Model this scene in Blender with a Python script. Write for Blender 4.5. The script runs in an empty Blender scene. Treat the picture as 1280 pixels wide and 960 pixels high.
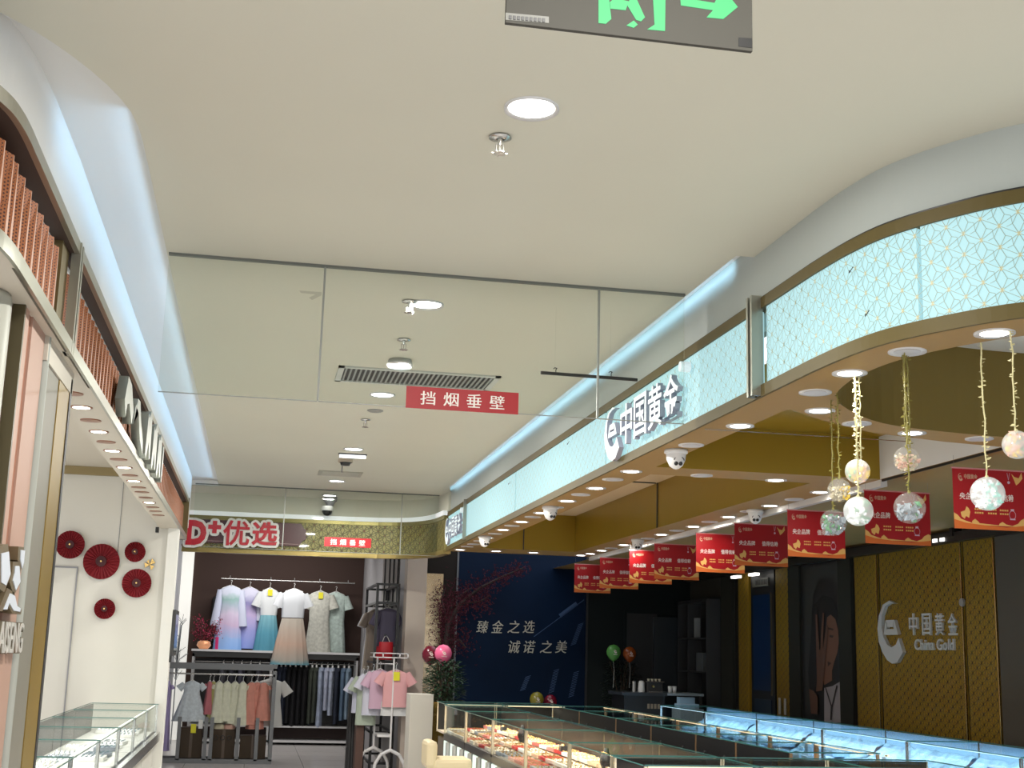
import bpy, math, random
from mathutils import Vector, Matrix
from mathutils.geometry import tessellate_polygon
random.seed(7)
S = bpy.context.scene
COL = S.collection
PI = math.pi

# ---------------------------------------------------------------- camera
FOC, HCAM = 1640.0, 1.6
_Y = Vector((-325, 328, FOC)).normalized()
_Z = Vector((230, -8080, FOC)); _Z = (_Z - _Y * _Z.dot(_Y)).normalized()
_X = _Y.cross(_Z)
if _X.x < 0: _X = -_X
cam = bpy.data.objects.new('camera', bpy.data.cameras.new('camera')); COL.objects.link(cam)
cam.data.sensor_width = 36.0
cam.data.lens = FOC / 1280 * 36.0
cam.data.clip_start = 0.05
# camera axes (image x right, y up, back) written in world coordinates
cr = Vector((_X.x, _Y.x, _Z.x)); cd = Vector((_X.y, _Y.y, _Z.y)); cf = Vector((_X.z, _Y.z, _Z.z))
cam.matrix_world = Matrix(((cr.x, -cd.x, -cf.x, 0), (cr.y, -cd.y, -cf.y, 0), (cr.z, -cd.z, -cf.z, HCAM), (0, 0, 0, 1)))
S.camera = cam

def at(px, py, x=None, y=None, z=None):
    """where a sight line meets a real plane of the building (measuring aid)"""
    d = Vector((px - 640, py - 480, FOC))
    r = Vector((d.dot(_X), d.dot(_Y), d.dot(_Z)))
    t = x / r.x if x is not None else (y / r.y if y is not None else (z - HCAM) / r.z)
    p = r * t
    return Vector((p.x, p.y, p.z + HCAM))

# ---------------------------------------------------------------- world, lights, exposure
S.view_settings.view_transform = 'Standard'
S.view_settings.look = 'None'
S.view_settings.gamma = 1
S.view_settings.use_curve_mapping = False
S.view_settings.exposure = 0.08
S.cycles.use_denoising = True
S.cycles.max_bounces = 8
S.cycles.caustics_reflective = False
S.cycles.caustics_refractive = False
S.cycles.sample_clamp_indirect = 4
W = bpy.data.worlds.new('mall_ambient'); S.world = W; W.use_nodes = True  # even fill standing in for light from the unseen mall
bg = W.node_tree.nodes['Background']
bg.inputs[0].default_value = (0.93, 0.95, 1.0, 1); bg.inputs[1].default_value = 1.5

def area(name, loc, sx, sy, power, col=(1, 1, 1), aim=(0, 0, -1), roll=0):
    l = bpy.data.lights.new(name, 'AREA'); l.shape = 'RECTANGLE'; l.size = sx; l.size_y = sy
    l.energy = power; l.color = col
    o = bpy.data.objects.new(name, l); COL.objects.link(o); o.location = loc
    o.rotation_mode = 'QUATERNION'
    q = Vector(aim).to_track_quat('-Z', 'Y')
    o.rotation_quaternion = q @ Matrix.Rotation(roll, 3, 'Z').to_quaternion()
    return o
# the LED strips that lie in the ceiling coves
for lo_, sz_, pw_, cc_, am_ in (((-0.55, 10.4, 3.53), 11.2, 7.5, (0.36, 0.67, 1.0), (-1, 0, -0.12)), ((2.17, 11.0, 3.53), 10.0, 4.2, (0.42, 0.74, 1.0), (1, 0, -0.1))):
    a_ = area('cove_strip_light', lo_, sz_, 0.025, pw_, cc_, am_); a_.data.spread = 1.7

# ---------------------------------------------------------------- materials
MAT = {}
def mat(name, col=(0.8, 0.8, 0.8), rough=0.5, metal=0.0, emit=0.0, ecol=None, noise=0.0, scale=8.0, bump=0.0, spec=0.5, alpha=1.0):
    if name in MAT: return MAT[name]
    m = bpy.data.materials.new(name); m.use_nodes = True; nt = m.node_tree
    b = nt.nodes['Principled BSDF']
    b.inputs['Base Color'].default_value = (*col, 1); b.inputs['Roughness'].default_value = rough
    b.inputs['Metallic'].default_value = metal
    b.inputs['Specular IOR Level'].default_value = spec
    if emit:
        b.inputs['Emission Color'].default_value = (*(ecol or col), 1); b.inputs['Emission Strength'].default_value = emit
    if noise or bump:
        tc = nt.nodes.new('ShaderNodeTexCoord'); n = nt.nodes.new('ShaderNodeTexNoise')
        n.inputs['Scale'].default_value = scale; n.inputs['Detail'].default_value = 4
        nt.links.new(tc.outputs['Object'], n.inputs['Vector'])
        if noise:
            r = nt.nodes.new('ShaderNodeValToRGB')
            r.color_ramp.elements[0].position = 0.3; r.color_ramp.elements[1].position = 0.7
            r.color_ramp.elements[0].color = (*[c * (1 - noise) for c in col], 1)
            r.color_ramp.elements[1].color = (*[min(1, c * (1 + noise)) for c in col], 1)
            nt.links.new(n.outputs['Fac'], r.inputs[0]); nt.links.new(r.outputs[0], b.inputs['Base Color'])
        if bump:
            bp = nt.nodes.new('ShaderNodeBump'); bp.inputs['Strength'].default_value = bump; bp.inputs['Distance'].default_value = 0.01
            nt.links.new(n.outputs['Fac'], bp.inputs['Height']); nt.links.new(bp.outputs[0], b.inputs['Normal'])
    MAT[name] = m; return m
def glow(name, col, s, rough=0.4):
    return mat(name, tuple(c * 0.6 for c in col), rough, 0, s, col)
def glass(name, tint=(0.96, 0.99, 0.98), ior=1.45, k=1.0):
    if name in MAT: return MAT[name]
    m = bpy.data.materials.new(name); m.use_nodes = True; nt = m.node_tree; nt.nodes.clear()
    o = nt.nodes.new('ShaderNodeOutputMaterial'); mx = nt.nodes.new('ShaderNodeMixShader')
    t = nt.nodes.new('ShaderNodeBsdfTransparent'); g = nt.nodes.new('ShaderNodeBsdfGlossy'); f = nt.nodes.new('ShaderNodeFresnel')
    t.inputs[0].default_value = (*tint, 1); g.inputs['Roughness'].default_value = 0.02; f.inputs['IOR'].default_value = ior
    mu = nt.nodes.new('ShaderNodeMath'); mu.operation = 'MULTIPLY'; mu.inputs[1].default_value = k
    nt.links.new(f.outputs[0], mu.inputs[0]); nt.links.new(mu.outputs[0], mx.inputs[0])
    nt.links.new(t.outputs[0], mx.inputs[1]); nt.links.new(g.outputs[0], mx.inputs[2]); nt.links.new(mx.outputs[0], o.inputs[0])
    MAT[name] = m; return m
def gradient(name, stops, z0, z1, rough=0.8, noise=0.15):
    """dyed cloth: colour bands by height on the garment itself"""
    if name in MAT: return MAT[name]
    m = mat(name, stops[0][1], rough); nt = m.node_tree; b = nt.nodes['Principled BSDF']
    tc = nt.nodes.new('ShaderNodeTexCoord'); sp = nt.nodes.new('ShaderNodeSeparateXYZ'); mr = nt.nodes.new('ShaderNodeMapRange')
    nz = nt.nodes.new('ShaderNodeTexNoise'); nz.inputs['Scale'].default_value = 7; ad = nt.nodes.new('ShaderNodeMath'); ad.operation = 'MULTIPLY_ADD'
    r = nt.nodes.new('ShaderNodeValToRGB')
    mr.inputs['From Min'].default_value = z0; mr.inputs['From Max'].default_value = z1
    nt.links.new(tc.outputs['Object'], sp.inputs[0]); nt.links.new(sp.outputs['Z'], mr.inputs['Value'])
    nt.links.new(tc.outputs['Object'], nz.inputs['Vector'])
    nt.links.new(nz.outputs['Fac'], ad.inputs[0]); ad.inputs[1].default_value = noise; nt.links.new(mr.outputs[0], ad.inputs[2])
    nt.links.new(ad.outputs[0], r.inputs[0]); nt.links.new(r.outputs[0], b.inputs['Base Color'])
    e = r.color_ramp.elements
    while len(e) < len(stops): e.new(0.5)
    for i, (p, c) in enumerate(stops): e[i].position = min(1, p + noise / 2); e[i].color = (*c, 1)
    return m
def dots(name, base, dark, sc, rough=0.5, metal=0.0, thr=0.32):
    """perforated sheet: rows of little round holes by object coordinates"""
    if name in MAT: return MAT[name]
    m = mat(name, base, rough, metal); nt = m.node_tree; b = nt.nodes['Principled BSDF']
    tc = nt.nodes.new('ShaderNodeTexCoord'); v = nt.nodes.new('ShaderNodeTexVoronoi'); v.inputs['Scale'].default_value = sc
    v.inputs['Randomness'].default_value = 0.0
    mp = nt.nodes.new('ShaderNodeMapping'); mp.inputs['Rotation'].default_value = (0.785, 0, 0)
    r = nt.nodes.new('ShaderNodeValToRGB'); r.color_ramp.interpolation = 'CONSTANT'
    r.color_ramp.elements[0].color = (*dark, 1); r.color_ramp.elements[1].color = (*base, 1); r.color_ramp.elements[1].position = thr
    nt.links.new(tc.outputs['Object'], mp.inputs[0]); nt.links.new(mp.outputs[0], v.inputs['Vector'])
    nt.links.new(v.outputs['Distance'], r.inputs[0]); nt.links.new(r.outputs[0], b.inputs['Base Color'])
    return m

M = dict(
    ceil=mat('ceiling_paint', (0.68, 0.665, 0.56), 0.9, noise=0.02, scale=0.7, spec=0.1),
    white=mat('white_paint', (0.80, 0.80, 0.78), 0.6),
    cream=mat('cream_paint', (0.74, 0.72, 0.64), 0.6, noise=0.02, scale=2),
    soff=mat('cream_soffit', (0.60, 0.55, 0.46), 0.6),
    gold=mat('brushed_gold_metal', (0.42, 0.30, 0.12), 0.30, 0.9, noise=0.08, scale=3),
    bgold=mat('bright_gold_metal', (0.80, 0.55, 0.20), 0.25, 0.9),
    goldwall=mat('gold_laminate', (0.34, 0.225, 0.02), 0.33, 0.35, noise=0.05, scale=1.2),
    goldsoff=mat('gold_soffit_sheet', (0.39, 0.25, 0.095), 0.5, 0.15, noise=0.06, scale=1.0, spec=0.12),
    steel=mat('polished_steel', (0.62, 0.62, 0.60), 0.2, 0.95),
    frame=mat('champagne_metal', (0.36, 0.355, 0.30), 0.28, 0.8),
    black=mat('black_paint', (0.01, 0.01, 0.01), 0.4),
    dark=mat('dark_grey', (0.035, 0.035, 0.035), 0.5),
    grey=mat('grey_paint', (0.30, 0.30, 0.31), 0.6),
    red=mat('red_print', (0.36, 0.002, 0.006), 0.5, emit=0.0),
    textw=mat('white_print', (0.85, 0.80, 0.74), 0.6),
    lamp=glow('lamp_disc', (1.0, 0.98, 0.95), 9),
    lampw=glow('warm_lamp_disc', (1.0, 0.93, 0.80), 7),
    lamp_off=mat('unlit_lamp_disc', (0.62, 0.62, 0.64), 0.4),
    ring=mat('lamp_ring', (0.72, 0.72, 0.72), 0.35),
    copper=mat('copper_ring', (0.34, 0.16, 0.10), 0.35, 0.7),
    lightbox=mat('backlit_panel', (0.16, 0.26, 0.27), 0.65, emit=0.56, ecol=(0.56, 0.93, 1.0)),
    line=mat('pattern_line', (0.20, 0.24, 0.18), 0.5, emit=0.16, ecol=(0.36, 0.56, 0.50)),
    linec=mat('pattern_star', (0.45, 0.38, 0.18), 0.5, emit=0.28, ecol=(0.75, 0.70, 0.42)),
    glassb=glass('smoke_barrier_glass', (0.955, 0.972, 0.955), 1.35, 0.55),
    glassg=glass('case_glass', (0.965, 0.99, 0.985), 1.45, 0.30),
    edge=mat('green_glass_edge', (0.06, 0.20, 0.18), 0.15, emit=0.03, ecol=(0.2, 0.6, 0.5)),
    edgegrey=mat('glass_joint', (0.28, 0.29, 0.26), 0.4),
)

# ---------------------------------------------------------------- mesh builder
ORG = {}
class MB:
    def __init__(s): s.v = []; s.f = []; s.m = []; s.sm = []
    def add(s, vs, fs, m=0, smooth=False):
        n = len(s.v); s.v += [tuple(v) for v in vs]
        for f in fs: s.f.append(tuple(i + n for i in f)); s.m.append(m); s.sm.append(smooth)
        return s
    def box(s, a, b, m=0):
        x0, x1 = sorted((a[0], b[0])); y0, y1 = sorted((a[1], b[1])); z0, z1 = sorted((a[2], b[2]))
        vs = [(x0, y0, z0), (x1, y0, z0), (x1, y1, z0), (x0, y1, z0), (x0, y0, z1), (x1, y0, z1), (x1, y1, z1), (x0, y1, z1)]
        return s.add(vs, [(0, 3, 2, 1), (4, 5, 6, 7), (0, 1, 5, 4), (1, 2, 6, 5), (2, 3, 7, 6), (3, 0, 4, 7)], m)
    def obox(s, c, U, V, N, su, sv, sn, m=0):
        c = Vector(c); U = Vector(U) * su / 2; V = Vector(V) * sv / 2; N = Vector(N) * sn / 2
        vs = [c + a * U + b * V + d * N for d in (-1, 1) for a, b in ((-1, -1), (1, -1), (1, 1), (-1, 1))]
        return s.add(vs, [(0, 3, 2, 1), (4, 5, 6, 7), (0, 1, 5, 4), (1, 2, 6, 5), (2, 3, 7, 6), (3, 0, 4, 7)], m)
    def quad(s, *p, m=0): return s.add(p, [tuple(range(len(p)))], m)
    def poly(s, loops, fn, m=0):
        """flat polygon with holes; fn maps (u,v) to 3D"""
        L = [[Vector((p[0], p[1], 0)) for p in l] for l in loops]
        pts = [p for l in L for p in l]
        return s.add([fn(p.x, p.y) for p in pts], tessellate_polygon(L), m)
    def prism(s, pts, fn0, fn1, m=0):
        n = len(pts); tri = tessellate_polygon([[Vector((p[0], p[1], 0)) for p in pts]])
        vs = [fn0(*p) for p in pts] + [fn1(*p) for p in pts]
        fs = [t for t in tri] + [tuple(i + n for i in t[::-1]) for t in tri] + [(i, (i + 1) % n, (i + 1) % n + n, i + n) for i in range(n)]
        return s.add(vs, fs, m)
    def cyl(s, p0, p1, r0, r1=None, n=12, m=0, caps=True, smooth=True):
        r1 = r0 if r1 is None else r1; p0 = Vector(p0); p1 = Vector(p1); d = (p1 - p0).normalized()
        a = d.orthogonal().normalized(); b = d.cross(a)
        vs = [p0 + (a * math.cos(t) + b * math.sin(t)) * r0 for t in [2 * PI * i / n for i in range(n)]]
        vs += [p1 + (a * math.cos(t) + b * math.sin(t)) * r1 for t in [2 * PI * i / n for i in range(n)]]
        s.add(vs, [(i, (i + 1) % n, (i + 1) % n + n, i + n) for i in range(n)], m, smooth)
        if caps: s.add(vs, [tuple(range(n))[::-1], tuple(range(n, 2 * n))], m)
        return s
    def tube(s, path, r, n=6, m=0):
        for i in range(len(path) - 1):
            a = r[i] if isinstance(r, (list, tuple)) else r; b = r[i + 1] if isinstance(r, (list, tuple)) else r
            s.cyl(path[i], path[i + 1], a, b, n, m)
        return s
    def lathe(s, c, prof, n=20, m=0, axis='z'):
        c = Vector(c); vs = []; k = len(prof)
        for i in range(n):
            t = 2 * PI * i / n
            for r, h in prof: vs.append(c + Vector((r * math.cos(t), r * math.sin(t), h)))
        fs = [(i * k + j, ((i + 1) % n) * k + j, ((i + 1) % n) * k + j + 1, i * k + j + 1) for i in range(n) for j in range(k - 1)]
        return s.add(vs, fs, m, True)
    def ball(s, c, r, n=16, k=10, m=0, sq=(1, 1, 1)):
        prof = [(math.sin(PI * j / k), -math.cos(PI * j / k)) for j in range(k + 1)]; vs = []
        for i in range(n):
            t = 2 * PI * i / n
            for a, h in prof: vs.append((c[0] + r * sq[0] * a * math.cos(t), c[1] + r * sq[1] * a * math.sin(t), c[2] + r * sq[2] * h))
        K = k + 1
        fs = [(i * K + j, ((i + 1) % n) * K + j, ((i + 1) % n) * K + j + 1, i * K + j + 1) for i in range(n) for j in range(k)]
        return s.add(vs, fs, m, True)
    def ribbon(s, path, z0, z1, o0, o1, m=0):
        """solid band along a plan path, between two sideways offsets (to the right of travel)"""
        nn = []
        for i in range(len(path)):
            a = Vector(path[max(0, i - 1)]); b = Vector(path[min(len(path) - 1, i + 1)]); d = (b - a).normalized(); nn.append(Vector((d.y, -d.x)))
        vs = []
        for p, n_ in zip(path, nn):
            p = Vector(p)
            for o, z in ((o0, z0), (o1, z0), (o1, z1), (o0, z1)):
                q = p + n_ * o; vs.append((q.x, q.y, z))
        fs = []
        for i in range(len(path) - 1):
            for j in range(4): fs.append((i * 4 + j, i * 4 + (j + 1) % 4, (i + 1) * 4 + (j + 1) % 4, (i + 1) * 4 + j))
        e = (len(path) - 1) * 4
        fs += [(3, 2, 1, 0), (e, e + 1, e + 2, e + 3)]
        return s.add(vs, fs, m)
    def build(s, name, mats, parent=None, label=None, stuff=False, bevel=0):
        if not isinstance(mats, (list, tuple)): mats = [mats]
        o0 = ORG.get(parent.name, Vector((0, 0, 0))) if parent else Vector((0, 0, 0))
        me = bpy.data.meshes.new(name)
        me.from_pydata([(v[0] - o0.x, v[1] - o0.y, v[2] - o0.z) for v in s.v], [], s.f)
        for m_ in mats: me.materials.append(m_)
        me.polygons.foreach_set('material_index', s.m); me.polygons.foreach_set('use_smooth', s.sm); me.update()
        o = bpy.data.objects.new(name, me); COL.objects.link(o)
        if parent: o.parent = parent; ORG[o.name] = o0
        if label: o['label'] = label
        if stuff: o['kind'] = 'stuff'
        if bevel:
            bv = o.modifiers.new('b', 'BEVEL'); bv.width = bevel; bv.segments = 2; bv.limit_method = 'ANGLE'
        return o
def thing(name, label, cat, loc=(0, 0, 0), group=None):
    o = bpy.data.objects.new(name, None); COL.objects.link(o); o.location = loc; o.empty_display_size = 0.1
    ORG[o.name] = Vector(loc); o['label'] = label; o['category'] = cat
    if group: o['group'] = group
    return o
def tag(o, label, cat, group=None, kind=None):
    o['label'] = label; o['category'] = cat
    if group: o['group'] = group
    if kind: o['kind'] = kind
    return o
def struct(o): o['kind'] = 'structure'; return o
def dup(r, loc, label=None, group=None, rz=None, sc=None, swap=None):
    def cp(o, par):
        c = o.copy(); COL.objects.link(c)
        if par: c.parent = par
        if swap and c.type == 'MESH':
            for n_, m_ in swap.items():
                if o.name.split('.')[0] == n_:
                    c.data = c.data.copy(); c.data.materials[0] = m_
        for ch in o.children: cp(ch, c)
        return c
    c = cp(r, None); c.location = loc
    if label: c['label'] = label
    if group: c['group'] = group
    if rz is not None: c.rotation_euler = (0, 0, rz)
    if sc: c.scale = (sc, sc, sc) if not isinstance(sc, tuple) else sc
    return c
def smooth(pts, k=6):
    out = []
    P = [Vector(p) for p in pts]
    for i in range(len(P) - 1):
        a = P[max(0, i - 1)]; b = P[i]; c = P[i + 1]; d = P[min(len(P) - 1, i + 2)]
        for j in range(k):
            t = j / k
            out.append(0.5 * ((2 * b) + (c - a) * t + (2 * a - 5 * b + 4 * c - d) * t * t + (3 * b - a - 3 * c + d) * t ** 3))
    out.append(P[-1]); return [tuple(p) for p in out]
def resample(path, step):
    out = [Vector(path[0])]; acc = 0; d = [0]
    for i in range(1, len(path)): d.append(d[-1] + (Vector(path[i]) - Vector(path[i - 1])).length)
    n = max(1, int(d[-1] / step)); res = []; j = 0
    for i in range(n + 1):
        t = d[-1] * i / n
        while j < len(d) - 2 and d[j + 1] < t: j += 1
        f = (t - d[j]) / max(1e-9, d[j + 1] - d[j]); res.append(Vector(path[j]).lerp(Vector(path[j + 1]), f))
    return res, d[-1]
AX = dict(front=(Vector((1, 0, 0)), Vector((0, 0, 1))), left=(Vector((0, -1, 0)), Vector((0, 0, 1))), right=(Vector((0, 1, 0)), Vector((0, 0, 1))))
def text(body, name, m, parent, c, w, h, depth, facing='front', bold=0.0, shear=0.0, label=None, res=3, lift=0.0):
    """lettering: facing 'front' looks to -Y, 'left' to -X, 'right' to +X; c = centre, fitted to w x h"""
    U, V = AX[facing]; N = U.cross(V)
    cu = bpy.data.curves.new('t', 'FONT'); cu.body = body; cu.extrude = 0.5; cu.offset = bold; cu.shear = shear; cu.resolution_u = res
    o = bpy.data.objects.new('t', cu); COL.objects.link(o)
    me = bpy.data.meshes.new_from_object(o.evaluated_get(bpy.context.evaluated_depsgraph_get()))
    bpy.data.objects.remove(o); bpy.data.curves.remove(cu)
    xs = [v.co.x for v in me.vertices]; ys = [v.co.y for v in me.vertices]
    x0, x1, y0, y1 = min(xs), max(xs), min(ys), max(ys); c = Vector(c)
    b = MB()
    b.add([c + U * ((v.co.x - x0) / (x1 - x0) - 0.5) * w + V * ((v.co.y - y0) / (y1 - y0) - 0.5) * h + N * (lift + depth * (v.co.z + 0.5)) for v in me.vertices],
          [tuple(p.vertices) for p in me.polygons])
    bpy.data.meshes.remove(me)
    return b.build(name, m, parent, label)
def box_of(pts, **k):
    P = [at(*p, **k) for p in pts]
    lo = Vector([min(p[i] for p in P) for i in range(3)]); hi = Vector([max(p[i] for p in P) for i in range(3)])
    return lo, hi
CRES = [(.72, .95), (.51, 1), (.25, .94), (.07, .77), (0, .56), (.035, .35), (.16, .19), (.35, .056), (.54, 0), (.75, .02), (.98, .18), (.82, .4), (.72, .3), (.54, .256), (.37, .3), (.23, .42), (.16, .59), (.19, .77), (.33, .91), (.51, .95)]
def grey_sides(o, facing, m):
    N = AX[facing][0].cross(AX[facing][1]); o.data.materials.append(m)
    for p in o.data.polygons:
        if abs(p.normal.dot(N)) < .8: p.material_index = 1
    return o
def c_logo(parent, c, w, h, depth, facing, m, name='emblem', lift=0.0):
    U, V = AX[facing]; N = U.cross(V); c = Vector(c); b = MB()
    f0 = lambda u, v: c + U * (u - .5) * w + V * (v - .5) * h + N * lift
    f1 = lambda u, v: c + U * (u - .5) * w + V * (v - .5) * h + N * (depth + lift)
    b.prism(CRES, f1, f0)
    o = b.build(name, m, parent)
    b = MB()
    for q in ([(.34, .69), (.67, .69), (.62, .58), (.40, .58)], [(.32, .68), (.38, .57), (.30, .47), (.25, .46)], [(.69, .68), (.64, .57), (.74, .47), (.81, .46)], [(.27, .455), (.37, .545), (.66, .545), (.78, .455)]):
        b.prism(q, f1, f0)
    b.build('ingot_mark', m, parent)
    return o
ORDN = ['nearest', 'second nearest', 'third nearest', 'fourth nearest', 'fifth nearest', 'sixth nearest', 'seventh nearest', 'eighth nearest', 'ninth nearest', 'tenth nearest', 'eleventh nearest', 'twelfth nearest', 'thirteenth nearest', 'fourteenth nearest', 'fifteenth nearest', 'sixteenth nearest', 'seventeenth nearest', 'eighteenth nearest', 'nineteenth nearest', 'twentieth nearest']
ORDL = ['leftmost', 'second from left', 'third from left', 'fourth from left', 'fifth from left', 'sixth from left', 'seventh from left', 'eighth from left', 'ninth from left', 'tenth from left', 'eleventh from left', 'twelfth from left', 'thirteenth from left', 'fourteenth from left', 'fifteenth from left']
# ================================================================ SETTING
R_F = smooth([(2.2, 5.0), (2.215, 4.68), (2.26, 4.42), (2.37, 4.17), (2.53, 3.94), (2.85, 3.68), (3.4, 3.45), (4.2, 3.32), (5.2, 3.28)], 5)
R_PATH = [(2.2, 15.62), (2.2, 10), (2.2, 5.56)] + R_F            # travelling towards the camera: right of travel = -x side
L_F = smooth([(-0.76, 4.0), (-0.765, 3.86), (-0.785, 3.72), (-0.85, 3.56), (-1.0, 3.4), (-1.35, 3.22), (-2.0, 3.08)], 4)
L_PATH = [(-0.76, 14.4), (-0.76, 9), (-0.76, 5.2)] + L_F
L_WALL = [(-0.83, 16.0), (-0.83, 10), (-0.83, 5.4)] + smooth([(-0.84, 4.8), (-0.86, 4.4), (-0.92, 4.1), (-1.1, 3.82), (-1.5, 3.55), (-2.4, 3.35)], 4)
R_WALL = [(2.25, 15.9), (2.25, 10), (2.25, 5.6)] + [(x + .05, y + 0.03) for x, y in R_F]
cl = [(-0.52, 16.3), (-0.54, 10), (-0.54, 5.7)] + smooth([(-0.54, 5.2), (-0.56, 4.69), (-0.71, 4.26), (-0.95, 3.93), (-1.4, 3.6), (-2.4, 3.3), (-4.5, 3.1)], 4)
crr = [(2.25, 5.74)] + smooth([(2.26, 5.3), (2.29, 4.9), (2.36, 4.7), (2.53, 4.42), (2.75, 4.17), (3.2, 3.9), (4.2, 3.6), (6.5, 3.4)], 4)
outer = [(-1.3, 16.3)] + cl + [(-4.5, -4), (6.5, -4)] + crr[::-1] + [(2.16, 5.74), (2.15, 10), (2.16, 15.2), (2.3, 16.1), (2.4, 17.6), (-1.3, 17.6)]
b = MB(); b.poly([outer], lambda u, v: (u, v, 3.5)); b.poly([outer], lambda u, v: (u, v, 3.525))
P = outer
b.add([(p[0], p[1], z) for p in P for z in (3.5, 3.525)], [(i * 2, (i * 2 + 2) % (2 * len(P)), (i * 2 + 3) % (2 * len(P)), i * 2 + 1) for i in range(len(P))])
ceil_o = struct(b.build('ceiling', M['ceil']))
for P_ in ([(374, 363), (402, 365), (402, 369), (390, 375), (386, 372), (394, 368), (376, 366)],):
    Q_ = [at(x, y, z=3.5) for x, y in P_]; b = MB(); b.poly([[(q.x, q.y) for q in Q_]], lambda u, v: (u, v, 3.4995)); b.build('scuff_mark', mat('scuff', (.50, .485, .40), .9), ceil_o)
# recessed cove lids above the ceiling edges, and the white walls above the shopfronts
b = MB(); b.box((-4.5, 2.6, 3.56), (-0.45, 16.3, 3.6)); b.box((2.0, 5.74, 3.56), (2.6, 16.3, 3.6))
struct(b.build('trim_1', M['white'], label='white recessed cove lid above the ceiling edges'))
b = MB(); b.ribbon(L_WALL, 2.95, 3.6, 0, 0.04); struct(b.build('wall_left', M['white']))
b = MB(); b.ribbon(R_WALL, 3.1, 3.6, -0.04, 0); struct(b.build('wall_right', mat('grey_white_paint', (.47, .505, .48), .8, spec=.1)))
b = MB(); b.box((-0.86, 16.28, 3.5), (-0.5, 16.34, 3.6)); struct(b.build('trim_2', M['white']))

# floor: glossy pale tile
fm = mat('floor_tile', (0.55, 0.53, 0.52), 0.22, noise=0.06, scale=1.2)
nt = fm.node_tree; bs = nt.nodes['Principled BSDF']
br = nt.nodes.new('ShaderNodeTexBrick'); br.offset = 0; br.inputs['Scale'].default_value = 1.25; br.inputs['Mortar Size'].default_value = 0.004
br.inputs['Brick Width'].default_value = 1; br.inputs['Row Height'].default_value = 1
br.inputs['Color1'].default_value = (0.62, 0.59, 0.57, 1); br.inputs['Color2'].default_value = (0.58, 0.55, 0.54, 1); br.inputs['Mortar'].default_value = (0.16, 0.15, 0.15, 1)
tc = nt.nodes.new('ShaderNodeTexCoord'); nt.links.new(tc.outputs['Object'], br.inputs['Vector']); nt.links.new(br.outputs['Color'], bs.inputs['Base Color'])
b = MB(); b.box((-6, -4, -0.05), (9, 25, 0)); struct(b.build('floor', fm))

# gold soffit over the jewellery shop, with its three recesses
oval = smooth([(2.42, 5.05), (2.43, 4.75), (2.5, 4.5), (2.67, 4.2), (2.95, 3.98), (3.5, 3.8), (4.5, 3.75), (5.2, 4.2), (5.4, 5), (5.0, 5.8), (4.5, 6.1), (3.91, 6.17), (3.4, 6.12), (3.02, 6.0), (2.69, 5.7), (2.5, 5.4), (2.42, 5.05)], 4)[:-1]
nearr = [(2.44, 5.80), (2.43, 7.9), (3.95, 7.9), (3.95, 6.46), (3.58, 6.41), (3.11, 6.28), (2.78, 6.08)]
farr = [(2.5, 8.25), (2.5, 14.95), (3.62, 14.95), (3.62, 8.25)]
so = [(2.2, 15.62), (2.2, 5.56)] + R_F + [(6.05, 3.3), (6.05, 18.0), (4.05, 18.0), (4.05, 15.62)]
b = MB(); b.poly([so, oval, nearr, farr], lambda u, v: (u, v, 2.78))
soffit = struct(b.build('trim_3', M['goldsoff'], label='gold sheet soffit with three recesses over the jewellery shop'))
def ring(pts, z0, z1, mi=0, mb=None):
    mb = mb or MB(); n = len(pts)
    mb.add([(p[0], p[1], z) for p in pts for z in (z0, z1)], [(i * 2, (i * 2 + 2) % (2 * n), (i * 2 + 3) % (2 * n), i * 2 + 1) for i in range(n)], mi)
    return mb
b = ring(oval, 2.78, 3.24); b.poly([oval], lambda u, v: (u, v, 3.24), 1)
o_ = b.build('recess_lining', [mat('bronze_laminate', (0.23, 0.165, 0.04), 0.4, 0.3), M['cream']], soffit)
b = MB()
for i in range(4):
    a = nearr[i]; c = nearr[(i + 1) % len(nearr)]
n = len(nearr)
for i in range(n):
    a, c = nearr[i], nearr[(i + 1) % n]
    b.quad((a[0], a[1], 2.78), (c[0], c[1], 2.78), (c[0], c[1], 3.06), (a[0], a[1], 3.06), m=2 if i == 2 else 0)
b.poly([nearr], lambda u, v: (u, v, 3.06), 0)
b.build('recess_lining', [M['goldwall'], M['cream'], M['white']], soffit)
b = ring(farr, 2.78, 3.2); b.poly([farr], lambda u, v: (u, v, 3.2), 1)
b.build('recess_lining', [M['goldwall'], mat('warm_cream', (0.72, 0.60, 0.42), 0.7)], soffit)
b = MB(); b.box((3.612, 11.7, 2.78), (3.618, 11.73, 3.2)); b.box((2.52, 11.7, 3.19), (3.6, 11.715, 3.199))
b.box((3.0, 14.93, 2.78), (3.01, 14.945, 3.2)); b.build('panel_joint', M['dark'], soffit)
b = MB(); b.box((2.25, 6.453, 2.7765), (3.4, 6.461, 2.7795)) ; b.build('edge_strip', M['steel'], soffit)
b = MB(); b.box((3.955, 7.9, 2.735), (4.0, 15.6, 2.779)); b.build('edge_rail', mat('pale_rail', (0.7, 0.68, 0.64), 0.4), soffit)
b = MB(); b.box((3.96, 6.46, 2.765), (3.97, 8.1, 2.779)); b.build('edge_black_line', M['black'], soffit)  # thin black strip below the soffit edge

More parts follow.
